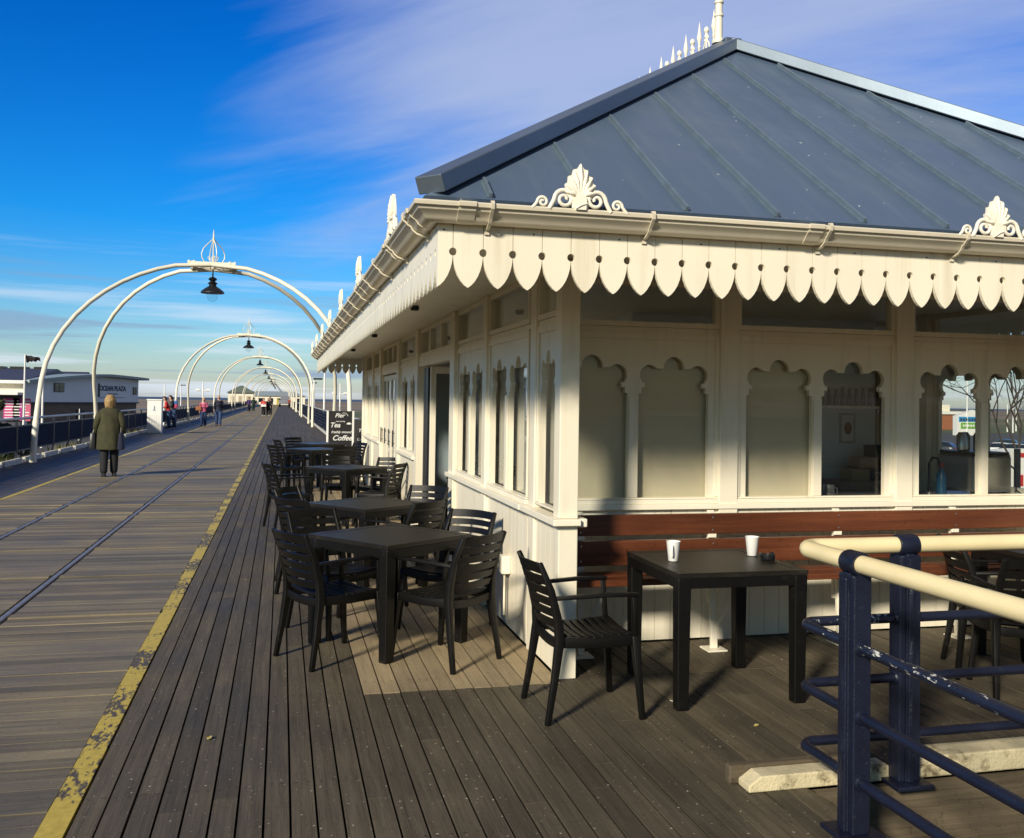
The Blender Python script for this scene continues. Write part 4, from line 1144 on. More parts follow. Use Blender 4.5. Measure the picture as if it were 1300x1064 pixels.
def person(label, loc, rz, H, top, legs, hair, stride=.12, arm=(.10, -.05), coat=None, lean=0, skirtlen=None, hairlong=False, bald=False, group=None, elbow=None, shoes=(.02, .02, .02)):
    s = H/1.72
    t = thing('person', label, 'person', loc, rz, group); t.scale = (s, s, s)
    fl = lambda z: lean*max(0, z-.9)
    P = lambda x, y, z: (x, y+fl(z), z)
    n = []; e = []
    def add(p, r, par=None):
        n.append((p, r)); i = len(n)-1
        if par is not None: e.append((par, i))
        return i
    pel = add(P(0, 0, .95), (.135, .10)); wa = add(P(0, .005, 1.10), (.125, .095), pel); ch = add(P(0, .0, 1.28), (.145, .11), wa); sh = add(P(0, -.01, 1.40), (.10, .075), ch)
    nk = add(P(0, 0, 1.475), .052, sh); hd = add(P(0, .012, 1.565), (.076, .090), nk); ht = add(P(0, .0, 1.655), (.068, .080), hd); add(P(0, -.005, 1.70), .04, ht)
    add(P(0, .105, 1.55), .013, hd)                          # nose
    for sd_ in (-1, 1): add(P(sd_*.088, -.005, 1.565), .016, hd)   # ears
    wr = {}
    for i, sd_ in enumerate((-1, 1)):
        a = arm[i]; eb = elbow[i] if elbow else 0
        so = add(P(sd_*.175, -.01, 1.385), .058, sh)
        el = add(P(sd_*.215, -.02+a*.6, 1.13), .044, so)
        wz, wy, wx = (.90, .03+a*1.3, .225) if not eb else (1.10+.05*eb, .20, .12)
        wrs = add(P(sd_*wx, wy, wz), .029, el)
        d = Vector((0, .25, -1)).normalized() if not eb else Vector((-sd_*.6, .7, .1)).normalized()
        pm = Vector(P(sd_*wx, wy, wz))+d*.075
        pa = add(tuple(pm), (.026, .017), wrs)
        sidev = Vector((1, 0, 0)) if eb else Vector((0, 1, -.1))
        for k, ln in enumerate((.066, .078, .074, .058)):
            o = sidev*(.027-.018*k)
            b0 = pm+d*.028+o; kn = b0+d*ln*.55; tip = kn+(d+Vector((-sd_*.45, 0, 0))).normalized()*ln*.5
            i1 = add(tuple(b0), .0095, pa); i2 = add(tuple(kn), .0085, i1); add(tuple(tip), .007, i2)
        tb = pm-d*.03+sidev*.034; i1 = add(tuple(tb), .010, pa); add(tuple(tb+(d+sidev*.7).normalized()*.05), .008, i1)
        wr[sd_] = pm
    st = stride
    for i, sd_ in enumerate((-1, 1)):
        f = st*sd_
        hp = add((sd_*.085, 0, .88), .088, pel); kn = add((sd_*.09, f*.55+.02, .50), .058, hp)
        an = add((sd_*.09, f-.02, .085), .040, kn); add((sd_*.10, f+.10, .035), (.036, .028), an)
    skin('body', n, e, M['skin'], t, 1)
    # trousers
    n2 = [((0, 0, 1.0), (.155, .12))]; e2 = []
    for sd_ in (-1, 1):
        f = st*sd_; b = len(n2)
        n2 += [((sd_*.092, 0, .86), .122), ((sd_*.096, f*.55+.02, .50), .098), ((sd_*.096, f-.005, .16), .084), ((sd_*.096, f-.005, .05), .084)]
        e2 += [(0, b), (b, b+1), (b+1, b+2), (b+2, b+3)]
    skin('trousers', n2, e2, cloth('trouser_%s' % legs[0], legs[1]), t, 1)
    for sd_ in (-1, 1):
        f = st*sd_
        a = MB(); a.ring_skin([[Vector((sd_*.10+x*w_, f+y, z)) for x, z in ((-1, .0), (1, .0), (1, hh*.7), (.6, hh), (-.6, hh), (-1, hh*.7))] for y, w_, hh in ((-.085, .034, .07), (-.02, .042, .10), (.07, .046, .07), (.14, .045, .05), (.185, .026, .035))])
        a.build('shoe', cloth('shoe_%.2f' % shoes[0], shoes), t)
    # top
    rad = .020
    ln = skirtlen or .88
    n3 = [(P(0, 0, ln), (.165, .125)), (P(0, 0, 1.02), (.160, .122)), (P(0, 0, 1.14), (.150, .118)), (P(0, 0, 1.28), (.168, .130)), (P(0, -.01, 1.41), (.118, .092)), (P(0, -.004, 1.45), .072)]
    e3 = [(0, 1), (1, 2), (2, 3), (3, 4), (4, 5)]
    for i, sd_ in enumerate((-1, 1)):
        a = arm[i]; eb = elbow[i] if elbow else 0; b = len(n3)
        wz, wy, wx = (.92, .03+a*1.3, .225) if not eb else (1.10+.05*eb, .185, .125)
        n3 += [(P(sd_*.178, -.01, 1.385), .077), (P(sd_*.218, -.02+a*.6, 1.13), .062), (P(sd_*wx, wy, wz), .048)]
        e3 += [(4, b), (b, b+1), (b+1, b+2)]
    if coat is None:
        skin('jacket', n3, e3, cloth('top_%s' % top[0], top[1]), t, 1, root=1)
    # hair
    if not bald:
        a = MB(); hn = []
        prof_ = [(.03, 1.745), (.07, 1.735), (.098, 1.695), (.108, 1.64), (.106, 1.585), (.098, 1.535 if not hairlong else 1.50), (.075, 1.50 if not hairlong else 1.44)]
        rings = []
        for r_, z in prof_:
            rings.append([Vector(P(r_*.92*math.cos(2*math.pi*k/14), -.022+(r_ if math.sin(2*math.pi*k/14) < 0 else r_*(.98 if z > 1.66 else .12))*math.sin(2*math.pi*k/14), z)) for k in range(14)])
        a.ring_skin(rings); a.build('hair', cloth('hair_%s' % hair[0], hair[1]), t, angle=80)
    # eyes and mouth
    for sd_ in (-1, 1):
        a = MB(); a.lathe([(.001, -.008), (.010, -.004), (.010, .004), (.001, .008)], P(sd_*.032, .098, 1.585), 8); a.build('eye', M['iron'], t)
    a = MB(); a.obox(P(0, .097, 1.512), (1,0,0), (0,1,0), (0,0,1), .022, .006, .005); a.build('mouth', cloth('lips', (.35, .12, .10)), t, smooth=True)
    return t, wr
# woman in the olive coat
def bob_hair(t, mat, c=(0, -.012, 1.61), seed=2):
    rnd = random.Random(seed); a = MB()
    for k in range(520):
        th = rnd.uniform(0, 2*math.pi); ph = rnd.uniform(0, 1)
        if math.sin(th) > .35 and ph > .55: continue
        pts = []; L_ = rnd.uniform(.10, .19); top = c[2]+.125-.13*ph; sw = rnd.uniform(-.35, .35)
        for q in range(5):
            u = q/4; z = top-L_*u; d_ = (z-c[2]); rr = math.sqrt(max(.0008, .108**2-min(.107, abs(d_))**2)) if d_ > 0 else .108-.16*max(0, -d_-.03)
            rr *= rnd.uniform(.90, 1.10)
            pts.append((c[0]+rr*.93*math.cos(th+sw*u), c[1]+rr*math.sin(th+sw*u), z))
        a.tube(pts, [.010, .013, .013, .011, .005], 5)
    return a.build('hair_strands', mat, t, angle=80)
wm, wr = person('woman seen from behind in a long olive coat and dark trousers walking along the pier', (-5.04, 15.36, 0), R(6), 1.655, ('olive', (.10, .10, .04)), ('black', (.012, .012, .016)), ('blond', (.34, .22, .09)), stride=.07, coat=True, hairlong=False)
a = MB(); rings = []
random.seed(5)
for z, rx, ry, dy in ((.575, .262, .215, -.01), (.60, .268, .22, -.01), (.75, .262, .215, 0), (.92, .250, .20, 0), (1.08, .232, .182, 0), (1.20, .228, .17, 0), (1.31, .230, .155, -.01), (1.39, .222, .132, -.012), (1.445, .15, .105, -.012), (1.47, .092, .088, -.01), (1.525, .090, .086, -.012), (1.53, .06, .06, -.01)):
    ring = []
    for k in range(40):
        an = 2*math.pi*k/40; f = 1+.045*math.sin(an*5+z*2.5)*max(0, (1.35-z))+.022*math.sin(an*9+z*6+1)+.012*math.sin(an*3-z*14)
        ring.append(Vector((rx*f*math.cos(an), dy+ry*f*math.sin(an), z)))
    rings.append(ring)
a.ring_skin(rings)
bob_hair(wm, leafmat_('fair_hair', (.20, .12, .045), (.48, .33, .15)))
coatm = paint('olive_wool_coat', (.048, .047, .021), .9, .35, 9, .4)
a.build('coat', coatm, wm, angle=80)
for sd_ in (-1, 1):
    skin('coat_sleeve', [((sd_*.155, -.012, 1.385), .112), ((sd_*.215, -.035, 1.26), .092), ((sd_*.262, -.075, 1.12), .072), ((sd_*.268, .01, .98), .060), ((sd_*.258, .07, .90), .052)], [(0, 1), (1, 2), (2, 3), (3, 4)], coatm, wm, 1)
hb = thing('handbag', 'black handbag hanging from the left arm of the woman in olive', 'handbag', (-5.345, 15.40, .56))
a = MB(); a.sweep([(0, 0, 0), (0, 0, .34)], [.13, .10], [.36, .28], (1,0,0)); a.build('bag', M['iron'], hb, bevel=.03)
a = MB(); a.tube([(0, -.11, .33), (.03, -.08, .48), (.05, 0, .53), (.03, .08, .48), (0, .11, .33)], .010, 6); a.build('strap', M['iron'], hb)
hb = thing('shopping_bag', 'dark navy bag held at the right side of the woman in olive', 'bag', (-4.80, 15.27, .55))
a = MB(); a.sweep([(0, 0, 0), (0, 0, .36)], [.12, .06], [.30, .26], (1,0,0)); a.build('bag', cloth('navy_bag', (.012, .016, .04)), hb, bevel=.03)
a = MB(); a.tube([(0, -.09, .35), (.0, -.05, .46), (.0, .05, .46), (0, .09, .35)], .008, 6); a.build('strap', M['iron'], hb)
navy = ('navy', (.012, .015, .035)); jean = ('denim', (.03, .06, .15)); dk = ('black', (.012, .012, .016))
person('blond woman in a pink top and open dark cardigan walking towards the camera', (-5.98, 51.5, 0), R(180), 1.62, ('pink', (.50, .10, .20)), jean, ('yellow', (.48, .36, .16)), stride=.12, arm=(.05, .10), elbow=(1, 0))
hb = thing('handbag', 'tan handbag at the side of the blond woman in pink', 'handbag', (-6.24, 51.35, .90))
a = MB(); a.sweep([(0, 0, 0), (0, 0, .24)], [.34, .28], [.14, .10], (1,0,0)); a.build('bag', cloth('tan_leather', (.32, .12, .05)), hb, bevel=.03)
a = MB(); a.tube([(-.10, 0, .23), (-.06, 0, .40), (.06, 0, .40), (.10, 0, .23)], .012, 6); a.build('strap', cloth('tan_leather', (.32, .12, .05)), hb)
person('bald man in a navy jacket and jeans walking beside the blond woman', (-5.17, 51.7, 0), R(180), 1.80, navy, jean, ('grey', (.3, .3, .3)), stride=-.13, arm=(-.08, .12), bald=True)
person('person in a red top leaning on the left railing behind the white cabinet', (-7.46, 47.9, 0), R(92), 1.66, ('red', (.55, .035, .03)), jean, ('brown', (.06, .03, .015)), stride=.03, lean=.35, elbow=(1, 1))
bp_, _ = person('person in dark clothes leaning on the left railing with a rucksack', (-7.36, 49.5, 0), R(95), 1.72, ('charcoal', (.02, .022, .03)), jean, ('black', (.02, .015, .012)), stride=.03, lean=.30, elbow=(1, 1))
hb = thing('rucksack', 'blue and pink rucksack on the back of the person at the left railing', 'rucksack', (-7.29, 49.5, 1.03))
a = MB(); a.box(-.09, .09, -.16, .16, 0, .22); a.build('lower_bag', cloth('bag_pink', (.50, .06, .14)), hb, bevel=.04)
a = MB(); a.box(-.085, .085, -.15, .15, .19, .42); a.build('upper_bag', cloth('bag_blue', (.05, .16, .42)), hb, bevel=.04)
a = MB()
for s in (-.1, .1): a.tube([(-.08, s, .05), (-.2, s, .15), (-.2, s, .35), (-.08, s, .40)], .014, 6)
a.build('strap', M['iron'], hb)
person('woman in a red jacket with white trim walking up the middle of the pier', (-3.27, 86, 0), R(180), 1.66, ('red', (.55, .035, .03)), dk, ('brown', (.06, .03, .015)), stride=.12, arm=(.1, .1), shoes=(.7, .7, .7))
hb = thing('white_bag', 'white bag carried low in front of the woman in red', 'bag', (-3.27, 85.72, .86))
a = MB(); a.sweep([(0, 0, 0), (0, 0, .2)], [.5, .42], [.12, .10], (1,0,0)); a.build('bag', M['white'], hb, bevel=.03)
a = MB(); a.tube([(-.18, 0, .19), (-.1, 0, .32), (.1, 0, .32), (.18, 0, .19)], .014, 6); a.build('strap', M['white'], hb)
person('person in black walking right beside the woman in red', (-2.86, 86.4, 0), R(180), 1.64, dk, dk, ('fair', (.42, .30, .18)), stride=-.12, shoes=(.7, .7, .7))
person('person in black walking behind the woman in red', (-2.75, 92, 0), R(180), 1.76, dk, dk, ('black', (.02, .015, .012)), stride=.1)
person('person in a purple jacket walking far along the left side of the pier', (-5.44, 112, 0), R(180), 1.74, ('purple', (.05, .03, .12)), navy, ('black', (.02, .015, .012)), stride=.12)
person('person in dark green walking behind the one in purple', (-5.1, 118, 0), R(0), 1.74, ('green', (.02, .05, .04)), ('green', (.02, .05, .045)), ('black', (.02, .015, .012)), stride=.12)
person('person in a rusty red coat far off by the right railing', (-.35, 165, 0), R(180), 1.7, ('rust', (.30, .06, .04)), dk, ('black', (.02, .015, .012)), stride=.1)

# ================================================================== BACKGROUND, LEFT
def P3(px, py, Y): return at(px, py, Y)
M['clad'] = paint('white_cladding', (.80, .81, .82), .6, .05, .3, .02)
M['brick'] = paint('brown_brick', (.22, .16, .11), .9, .15, 3, .3)
M['redbrick'] = paint('red_brick', (.34, .12, .06), .9, .15, 3, .3)
M['roofdark'] = paint('dark_roof_sheet', (.055, .055, .075), .6, .15, .5, .05)
M['fascia'] = paint('grey_roof_edge', (.30, .36, .36), .5, .1, .5, .03)
M['winblack'] = paint('dark_window_glass', (.012, .016, .022), .12, .2, 2, 0, spec=.6)
YP = 130
pz = thing('entertainment_hall', 'white clad hall with a curved roof edge and large wall lettering', 'building', (0, 0, 0))
ux, uy = 8.4/12.3, 22.0/12.3
pz.rotation_euler.z = math.atan2(uy, ux); pz.scale = (math.hypot(ux, uy), 1, 1)
ca_, sa_ = math.cos(pz.rotation_euler.z), math.sin(pz.rotation_euler.z)
pz.location = (-30.3-ca_*(-33.1*pz.scale.x)+sa_*YP, 118-sa_*(-33.1*pz.scale.x)-ca_*YP, 0)
xl, xr = -34.2, -20.7
a = MB()
crown = lambda x: 4.58-.052*abs(x+25.4)**1.42*(1.0 if x < -25.4 else .50)
pts = [(xl, .75), (xr, .75)]+[(xr-(xr-xl)*k/20, crown(xr-(xr-xl)*k/20)-.35) for k in range(21)]
a.prism(pts, [], YP, YP+34); a.build('wall', M['clad'], pz, smooth=False)
a = MB(); a.box(xl+.1, xr-.1, YP+.15, YP+33.8, GZ, .73); a.build('brick_base', M['brick'], pz, smooth=False)
a = MB(); a.box(xl, xr+.05, YP-.12, YP-.01, .62, .80); a.build('base_trim', M['roofdark'], pz, smooth=False)
a = MB()
rings = [[Vector((x, YP-1.0, crown(x)-.33)), Vector((x, YP-1.0, crown(x))), Vector((x, YP+35, crown(x))), Vector((x, YP+35, crown(x)-.33))] for x in [xl-.3+(xr+.62-xl+.3)*k/26 for k in range(27)]]
a.ring_skin(rings); a.build('curved_roof', M['fascia'], pz, smooth=False)
for (x0, x1, z0, z1) in ((-31.25, -30.15, 2.05, 3.18), (-26.15, -25.95, 1.5, 3.3), (-21.5, -20.95, 1.9, 2.95)):
    a = MB(); a.box(x0, x1, YP-.08, YP-.005, z0, z1); wf = a.build('window', M['iron'], pz, smooth=False)
    a = MB(); n = 2
    for i in range(n):
        for j in range(n):
            w_ = (x1-x0-.1)/n; h_ = (z1-z0-.1)/n; a.box(x0+.05+i*w_+.03, x0+.05+(i+1)*w_-.03, YP-.10, YP-.081, z0+.05+j*h_+.03, z0+.05+(j+1)*h_-.03)
    a.build('pane', M['winblack'], wf, smooth=False)
sgm = paint('sign_dark_blue', (.03, .05, .10), .5, .1, 3, 0)
text('OCEAN PLAZA', .92, facing((-24.25, YP-.03, 2.38)) @ Matrix.Scale(.56, 4, (1, 0, 0)), sgm, 'lettering', pz, 0, .035, ext=.02)
text('the fun place', .24, facing((-24.2, YP-.03, 1.88)), sgm, 'lettering', pz, 0, 0, ext=.02)
a = MB(); a.box(-26.0, -22.6, YP-.05, YP-.005, 1.42, 1.47); a.build('sign_rule', sgm, pz, smooth=False)
for x in (-28.1, -22.6):
    a = MB(); a.box(x-.45, x+.45, YP+.04, YP+.149, GZ, -.2); a.build('door', M['iron'], pz, smooth=False)
YB = 121.5; XB = 3.6
b2 = thing('long_roofed_hall', 'low hall with a dark pitched roof and white eaves band left of the lettered hall', 'building')
a = MB(); a.box(-62+XB, -34.5+XB, YB-6, YB+26, GZ, 3.0); a.build('wall', M['cream'], b2, smooth=False)
a = MB(); a.box(-63+XB, -34.35+XB, YB-7, YB-5.9, 2.95, 3.32); a.build('eaves_band', M['white'], b2, smooth=False)
a = MB(); ring = lambda x: [Vector((x, YB-6.9, 3.33)), Vector((x, YB+10, 5.15)), Vector((x, YB+27, 3.33))]
a.ring_skin([ring(-63+XB), ring(-34.4+XB)]); a.build('roof', M['roofdark'], b2, smooth=False)
a2_ = MB(); a2_.ring_skin([[Vector((x, 150, 3.2)), Vector((x, 160, 5.5)), Vector((x, 170, 3.2))] for x in (-60, -32.2)]); a2_.build('rear_roof', M['roofdark'], b2, smooth=False)
for x, w_ in ((-36.5, 1.2), (-41, .5), (-39.0, 2.0)):
    a = MB(); a.box(x-w_/2+XB, x+w_/2+XB, YB+9, YB+11, 4.9, 5.35); a.build('roof_vent', M['iron'], b2, smooth=False)
a = MB(); a.box(-60+XB, -34.7+XB, YB-8.2, YB-6.02, 1.62, 1.92); a.build('canopy', M['white'], b2, smooth=False)
a = MB(); a.box(-60+XB, -34.8+XB, YB-6.25, YB-6.02, GZ, 1.60); a.build('shopfront', M['roofdark'], b2, smooth=False)
for i, (px, w_, c) in enumerate(((14, 1.7, (.55, .06, .25)), (23, 1.2, (.40, .03, .25)), (33, .9, (.60, .12, .22)))):
    q_ = P3(px, 526, YB-6.6)
    p = thing('poster', ['wide pink and white poster on the dark front of the low hall', 'deep magenta poster next to the wide pink one', 'striped red poster at the right end of the hall front'][i], 'poster', (q_.x, YB-6.45, .0))
    a = MB(); a.box(-w_/2, w_/2, -.03, .03, -1.4, 1.2); a.build('panel', solid('poster_%d' % i, c), p, smooth=False)
    a = MB(); rp = random.Random(i)
    for k in range(7): a.box(-w_*.42, w_*rp.uniform(-.1, .42), -.04, -.0305, .9-.33*k-.06, .9-.33*k+.06)
    a.build('print', M['white'], p, smooth=False)

# cars
def make_car(body):
    t = thing('parked_car', '', 'car', (0,0,0), 0, 'cars in the car parks')
    L_ = [(-2.05, .50, .70, .72), (-1.98, .38, .92, .80), (-1.45, .32, 1.00, .86), (-.6, .30, 1.0, .88), (.6, .30, .98, .88), (1.5, .32, .88, .84), (1.98, .40, .74, .76), (2.08, .48, .62, .70)]
    a = MB(); rings = []
    for x, z0, z1, w_ in L_:
        rings.append([Vector((x, sy*w_*f, z)) for sy, f, z in ((-1, .9, z0), (-1, 1, z0+.12), (-1, 1, z1-.12), (-1, .9, z1), (1, .9, z1), (1, 1, z1-.12), (1, 1, z0+.12), (1, .9, z0))])
    a.ring_skin(rings); a.build('body', body, t, angle=50)
    a = MB(); rings = []
    for x, z, w_ in ((-1.85, .95, .74), (-1.35, 1.40, .62), (-.3, 1.47, .62), (.35, 1.42, .62), (1.1, .93, .74)):
        rings.append([Vector((x, -w_-.08, .93)), Vector((x, -w_, z)), Vector((x, w_, z)), Vector((x, w_+.08, .93))])
    a.ring_skin(rings); a.build('windows', M['winblack'], t, angle=40)
    a = MB(); rings = []
    for x, z in ((-1.33, 1.41), (-.3, 1.485), (.38, 1.43)): rings.append([Vector((x, -.60, z-.02)), Vector((x, -.56, z+.03)), Vector((x, .56, z+.03)), Vector((x, .60, z-.02))])
    a.ring_skin(rings); a.build('roof', body, t)
    for x in (-1.3, 1.3):
        for s in (-1, 1):
            a = MB(); a.cyl((x, s*.66, .32), (x, s*.89, .32), .32, 16); o = a.build('wheel', M['iron'], t)
            a = MB(); a.cyl((x, s*.891, .32), (x, s*.90, .32), .19, 12); a.build('rim', M['stainless'], o)
    for s in (-1, 1):
        a = MB(); a.obox((2.03, s*.55, .62), (1,0,0), (0,1,0), (0,0,1), .05, .13, .06); a.build('headlight', M['white'], t, smooth=False)
        a = MB(); a.obox((-2.02, s*.60, .78), (1,0,0), (0,1,0), (0,0,1), .05, .10, .08); a.build('tail_light', solid('tail_red', (.4, .02, .02), .3), t, smooth=False)
    return t
carcols = {'red': (.42, .05, .03), 'blue': (.03, .10, .30), 'white': (.75, .75, .74), 'silver': (.45, .47, .50), 'dark': (.03, .035, .045)}
CARS = {}
def car(col_, loc, rz, label):
    if col_ not in CARS:
        CARS[col_] = make_car(paint('car_%s' % col_, carcols[col_], .3, .05, 1, 0)); c = CARS[col_]; c.location = loc; c.rotation_euler.z = rz; c['label'] = label
    else: copy_tree(CARS[col_], loc, rz, label)
zc_ = GZ+.0
for px, Y, cc, rz, lab in ((9, 112, 'red', .1, 'red car at the left edge, below the pier handrail'), (23, 118, 'red', .2, 'red car parked right beside another red car below the handrail'), (40, 116, 'blue', 0, 'dark blue car in the car park left of the nearest hoop foot'), (52, 120, 'white', .1, 'white car half hidden by the nearest hoop leg'), (66, 118, 'blue', .05, 'blue car in the row before the hall'), (82, 121, 'silver', 0, 'silver car at the right end of the row before the hall'), (60, 124, 'silver', .1, 'silver car behind the blue one before the hall')):
    p = P3(px, 540, Y); car(cc, (p.x, p.y, zc_), rz, lab)

def pole(px, ytop, Y, label, r=.09, head='', cat='lamp post', name='lamp_post', zb=None):
    top = P3(px, ytop, Y); zb = GZ if zb is None else zb; h = top.z-zb
    t = thing(name, label, cat, (top.x, Y, zb))
    a = MB(); a.tube([(0, 0, 0), (0, 0, h*.5), (0, 0, h)], [r*1.3, r, r*.7], 10); a.build('pole', M['white'], t)
    if head == 'flag':
        a = MB(); rings = []
        for k in range(11):
            x = .05+k*.12; y = .10*math.sin(k*.8); zt_ = h-.05-.022*k-.03*math.sin(k*1.3); hh = .66-.036*k+.07*math.sin(k*2.1)
            rings.append([Vector((x, y, zt_)), Vector((x, y+.012, zt_)), Vector((x+.04, y+.05, zt_-hh)), Vector((x+.04, y+.038, zt_-hh))])
        a.ring_skin(rings); a.build('flag', cloth('dark_flag', (.022, .02, .022)), t, angle=80)
    elif head == 'lamp':
        a = MB(); a.obox((.3, 0, h), (1,0,0), (0,1,0), (0,0,1), .38, .12, .07); a.build('lamp_head', M['iron'], t, smooth=False, bevel=.02)
    elif head == 'cross':
        a = MB(); a.cyl((-.75, 0, h-1.1), (.75, 0, h-1.1), .05)
        for x in (-.6, .6): a.obox((x, 0, h-1.0), (1,0,0), (0,1,0), (0,0,1), .25, .15, .10)
        a.build('lamp_bracket', M['white'], t)
    return t
pole(32, 450, 90, 'white flagpole flying a tattered dark flag before the left halls', head='flag', cat='flagpole', name='flagpole')
pole(55, 471, 95, 'bare white pole just right of the nearest hoop leg', r=.10, cat='pole', name='pole')
pole(101, 519, 112, 'short white sign pole before the brick wall of the hall', r=.07, cat='pole', name='pole')
pole(209, 488, 120, 'thin white pole rising behind the two people at the left railing', cat='pole', name='pole')
pole(230, 489, 150, 'thin lamp post with a dark head seen between the second hoops', head='lamp')
pole(258, 484, 110, 'white cross shaped floodlight mast behind the left railing', head='cross', cat='floodlight mast', name='floodlight_mast')
pole(399, 481, 75, 'lamp post with a dark projecting head right of the pier', head='lamp')
pole(395, 486, 110, 'fainter lamp post behind the one with the projecting head', head='lamp')
pole(412.5, 462, 78, 'tall plain white pole seen under the far end of the eaves', cat='pole', name='pole')
pole(432, 487, 95, 'slim white pole with a small fitting above the chalkboard', head='cross', cat='pole', name='pole')

# shrub by the left edge
def leaf_mass(mb, c, r, n, s, seed, squash=1.0):
    rnd = random.Random(seed)
    clumps = [(Vector((rnd.gauss(0, .5)*r, rnd.gauss(0, .5)*r, rnd.gauss(0, .45)*r*squash)), rnd.uniform(.25, .5)*r) for _ in range(14)]
    for i in range(n):
        cc, cr = rnd.choice(clumps)
        v = Vector((rnd.gauss(0, 1), rnd.gauss(0, 1), rnd.gauss(0, 1))).normalized()*cr*rnd.uniform(.4, 1)**.5
        p = Vector(c)+cc+v
        a_ = Vector((rnd.gauss(0, 1), rnd.gauss(0, 1), rnd.gauss(0, 1))).normalized(); b_ = a_.orthogonal().normalized()
        q = s*rnd.uniform(.6, 1.3)
        mb.add([p-a_*q, p+b_*q*.5, p+a_*q, p-b_*q*.5], [(0,1,2,3)])
def leafmat(name, c1, c2):
    m, nt_, b = base_mat(name); g_ = N(nt_, 'ShaderNodeNewGeometry')
    r_ = ramp(nt_, g_.outputs['Random Per Island'], [(0, c1), (1, c2)]); nt_.links.new(r_.outputs[0], b.inputs['Base Color']); b.inputs['Roughness'].default_value = .6
    return m
sp = P3(6, 515, 60)
sb_ = thing('evergreen_shrub', 'dark evergreen shrub at the left edge behind the pier railing', 'shrub', (sp.x-.6, 60, GZ))
a = MB(); leaf_mass(a, (-.2, 0, 3.0), 1.25, 5200, .12, 4, .95); leaf_mass(a, (.1, 0, 1.5), 1.5, 2600, .12, 9, 1.0); a.build('crown', leafmat('shrub_leaves', (.012, .022, .010), (.05, .065, .022)), sb_, smooth=False, recalc=False)
a = MB()
for k in range(7):
    an = k*.9; a.tube([(0, 0, 0), (.4*math.cos(an), .4*math.sin(an), 1.6), (.9*math.cos(an), .8*math.sin(an), 3.0)], [.12, .08, .03], 6)
a.build('trunk', M['brick'], sb_)

# far end of the pier
pv = thing('pier_kiosk', 'small white kiosk with a green grey pyramid roof far along the pier', 'kiosk', (-8.97, 177, 0))
a = MB(); a.box(-2.25, 2.25, -2, 2, 0, 2.6); a.build('wall', M['cream'], pv, smooth=False)
a = MB(); a.add([(-2.6, -2.35, 2.6), (2.6, -2.35, 2.6), (2.6, 2.35, 2.6), (-2.6, 2.35, 2.6), (-.25, 0, 3.95), (.25, 0, 3.95)], [(0,1,5,4), (1,2,5), (2,3,4,5), (3,0,4), (3,2,1,0)]); a.build('roof', solid('green_grey_roof', (.13, .16, .13)), pv, smooth=False)
for x in (-1.4, 0, 1.4):
    a = MB(); a.box(x-.4, x+.4, -2.03, -2.001, .3, 2.0); a.build('window', solid('shutter_tan', (.45, .38, .26)), pv, smooth=False)
a = MB(); a.box(-11.5, -6.4, 174.5, 179.5, -.4, 0); a.build('base', M['dark'], pv, smooth=False)
ph = thing('pier_head_hall', 'long low pale building at the very end of the pier', 'building', (-4.5, 262, 0))
a = MB(); a.box(-9, 9, -4, 6, -.3, 2.3); a.build('wall', M['cream'], ph, smooth=False)
a = MB(); a.add([(-9.4, -4.4, 2.3), (9.4, -4.4, 2.3), (9.4, 6.4, 2.3), (-9.4, 6.4, 2.3), (-6, 1, 3.6), (6, 1, 3.6)], [(0,1,5,4), (1,2,5), (2,3,4,5), (3,0,4), (3,2,1,0)]); a.build('roof', M['fascia'], ph, smooth=False)
for k in range(7):
    a = MB(); a.box(-8+2.4*k, -6.6+2.4*k, -4.04, -4.001, .6, 1.7); a.build('window', M['winblack'], ph, smooth=False)
ln_ = thing('boom_lift', 'grey wheeled boom lift with its arm raised to the left, parked far along the pier', 'access platform', (-1.0, 188, 0))
a = MB(); a.box(-1.2, 1.3, -1.8, 1.8, .55, 1.35); a.build('chassis', solid('lift_grey', (.22, .23, .27)), ln_, smooth=False, bevel=.08)
a = MB(); a.box(-.9, .9, -.8, 1.2, 1.36, 2.1); a.build('turret', solid('lift_grey', (.22, .23, .27)), ln_, smooth=False, bevel=.08)
a = MB(); a.box(-1.6, -1.25, -1.2, 1.2, .4, 1.5); a.build('side_panel', solid('lift_yellow', (.5, .38, .03)), ln_, smooth=False)
for x in (-1.0, 1.1):
    for y in (-1.2, 1.2):
        a = MB(); a.cyl((x-.18, y, .5), (x+.18, y, .5), .5, 16); o = a.build('wheel', M['iron'], ln_)
        a = MB(); a.cyl((x-.19, y, .5), (x+.19, y, .5), .28, 12); a.build('hub', M['stainless'], o)
a = MB(); a.sweep([(.3, 0, 1.9), (-.9, 0, 3.2), (-2.2, 0, 4.9)], [.42, .34, .22], [.42, .34, .22], (0,1,0)); a.build('boom', solid('lift_grey', (.22, .23, .27)), ln_, smooth=False)
a = MB(); a.box(-2.75, -1.95, -.5, .5, 4.4, 4.5); 
for x in (-2.72, -1.98):
    for y in (-.47, .47): a.box(x-.03, x+.03, y-.03, y+.03, 4.5, 5.4)
a.box(-2.75, -1.95, -.5, -.44, 5.35, 5.42); a.box(-2.75, -1.95, .44, .5, 5.35, 5.42); a.build('basket', M['iron'], ln_, smooth=False)

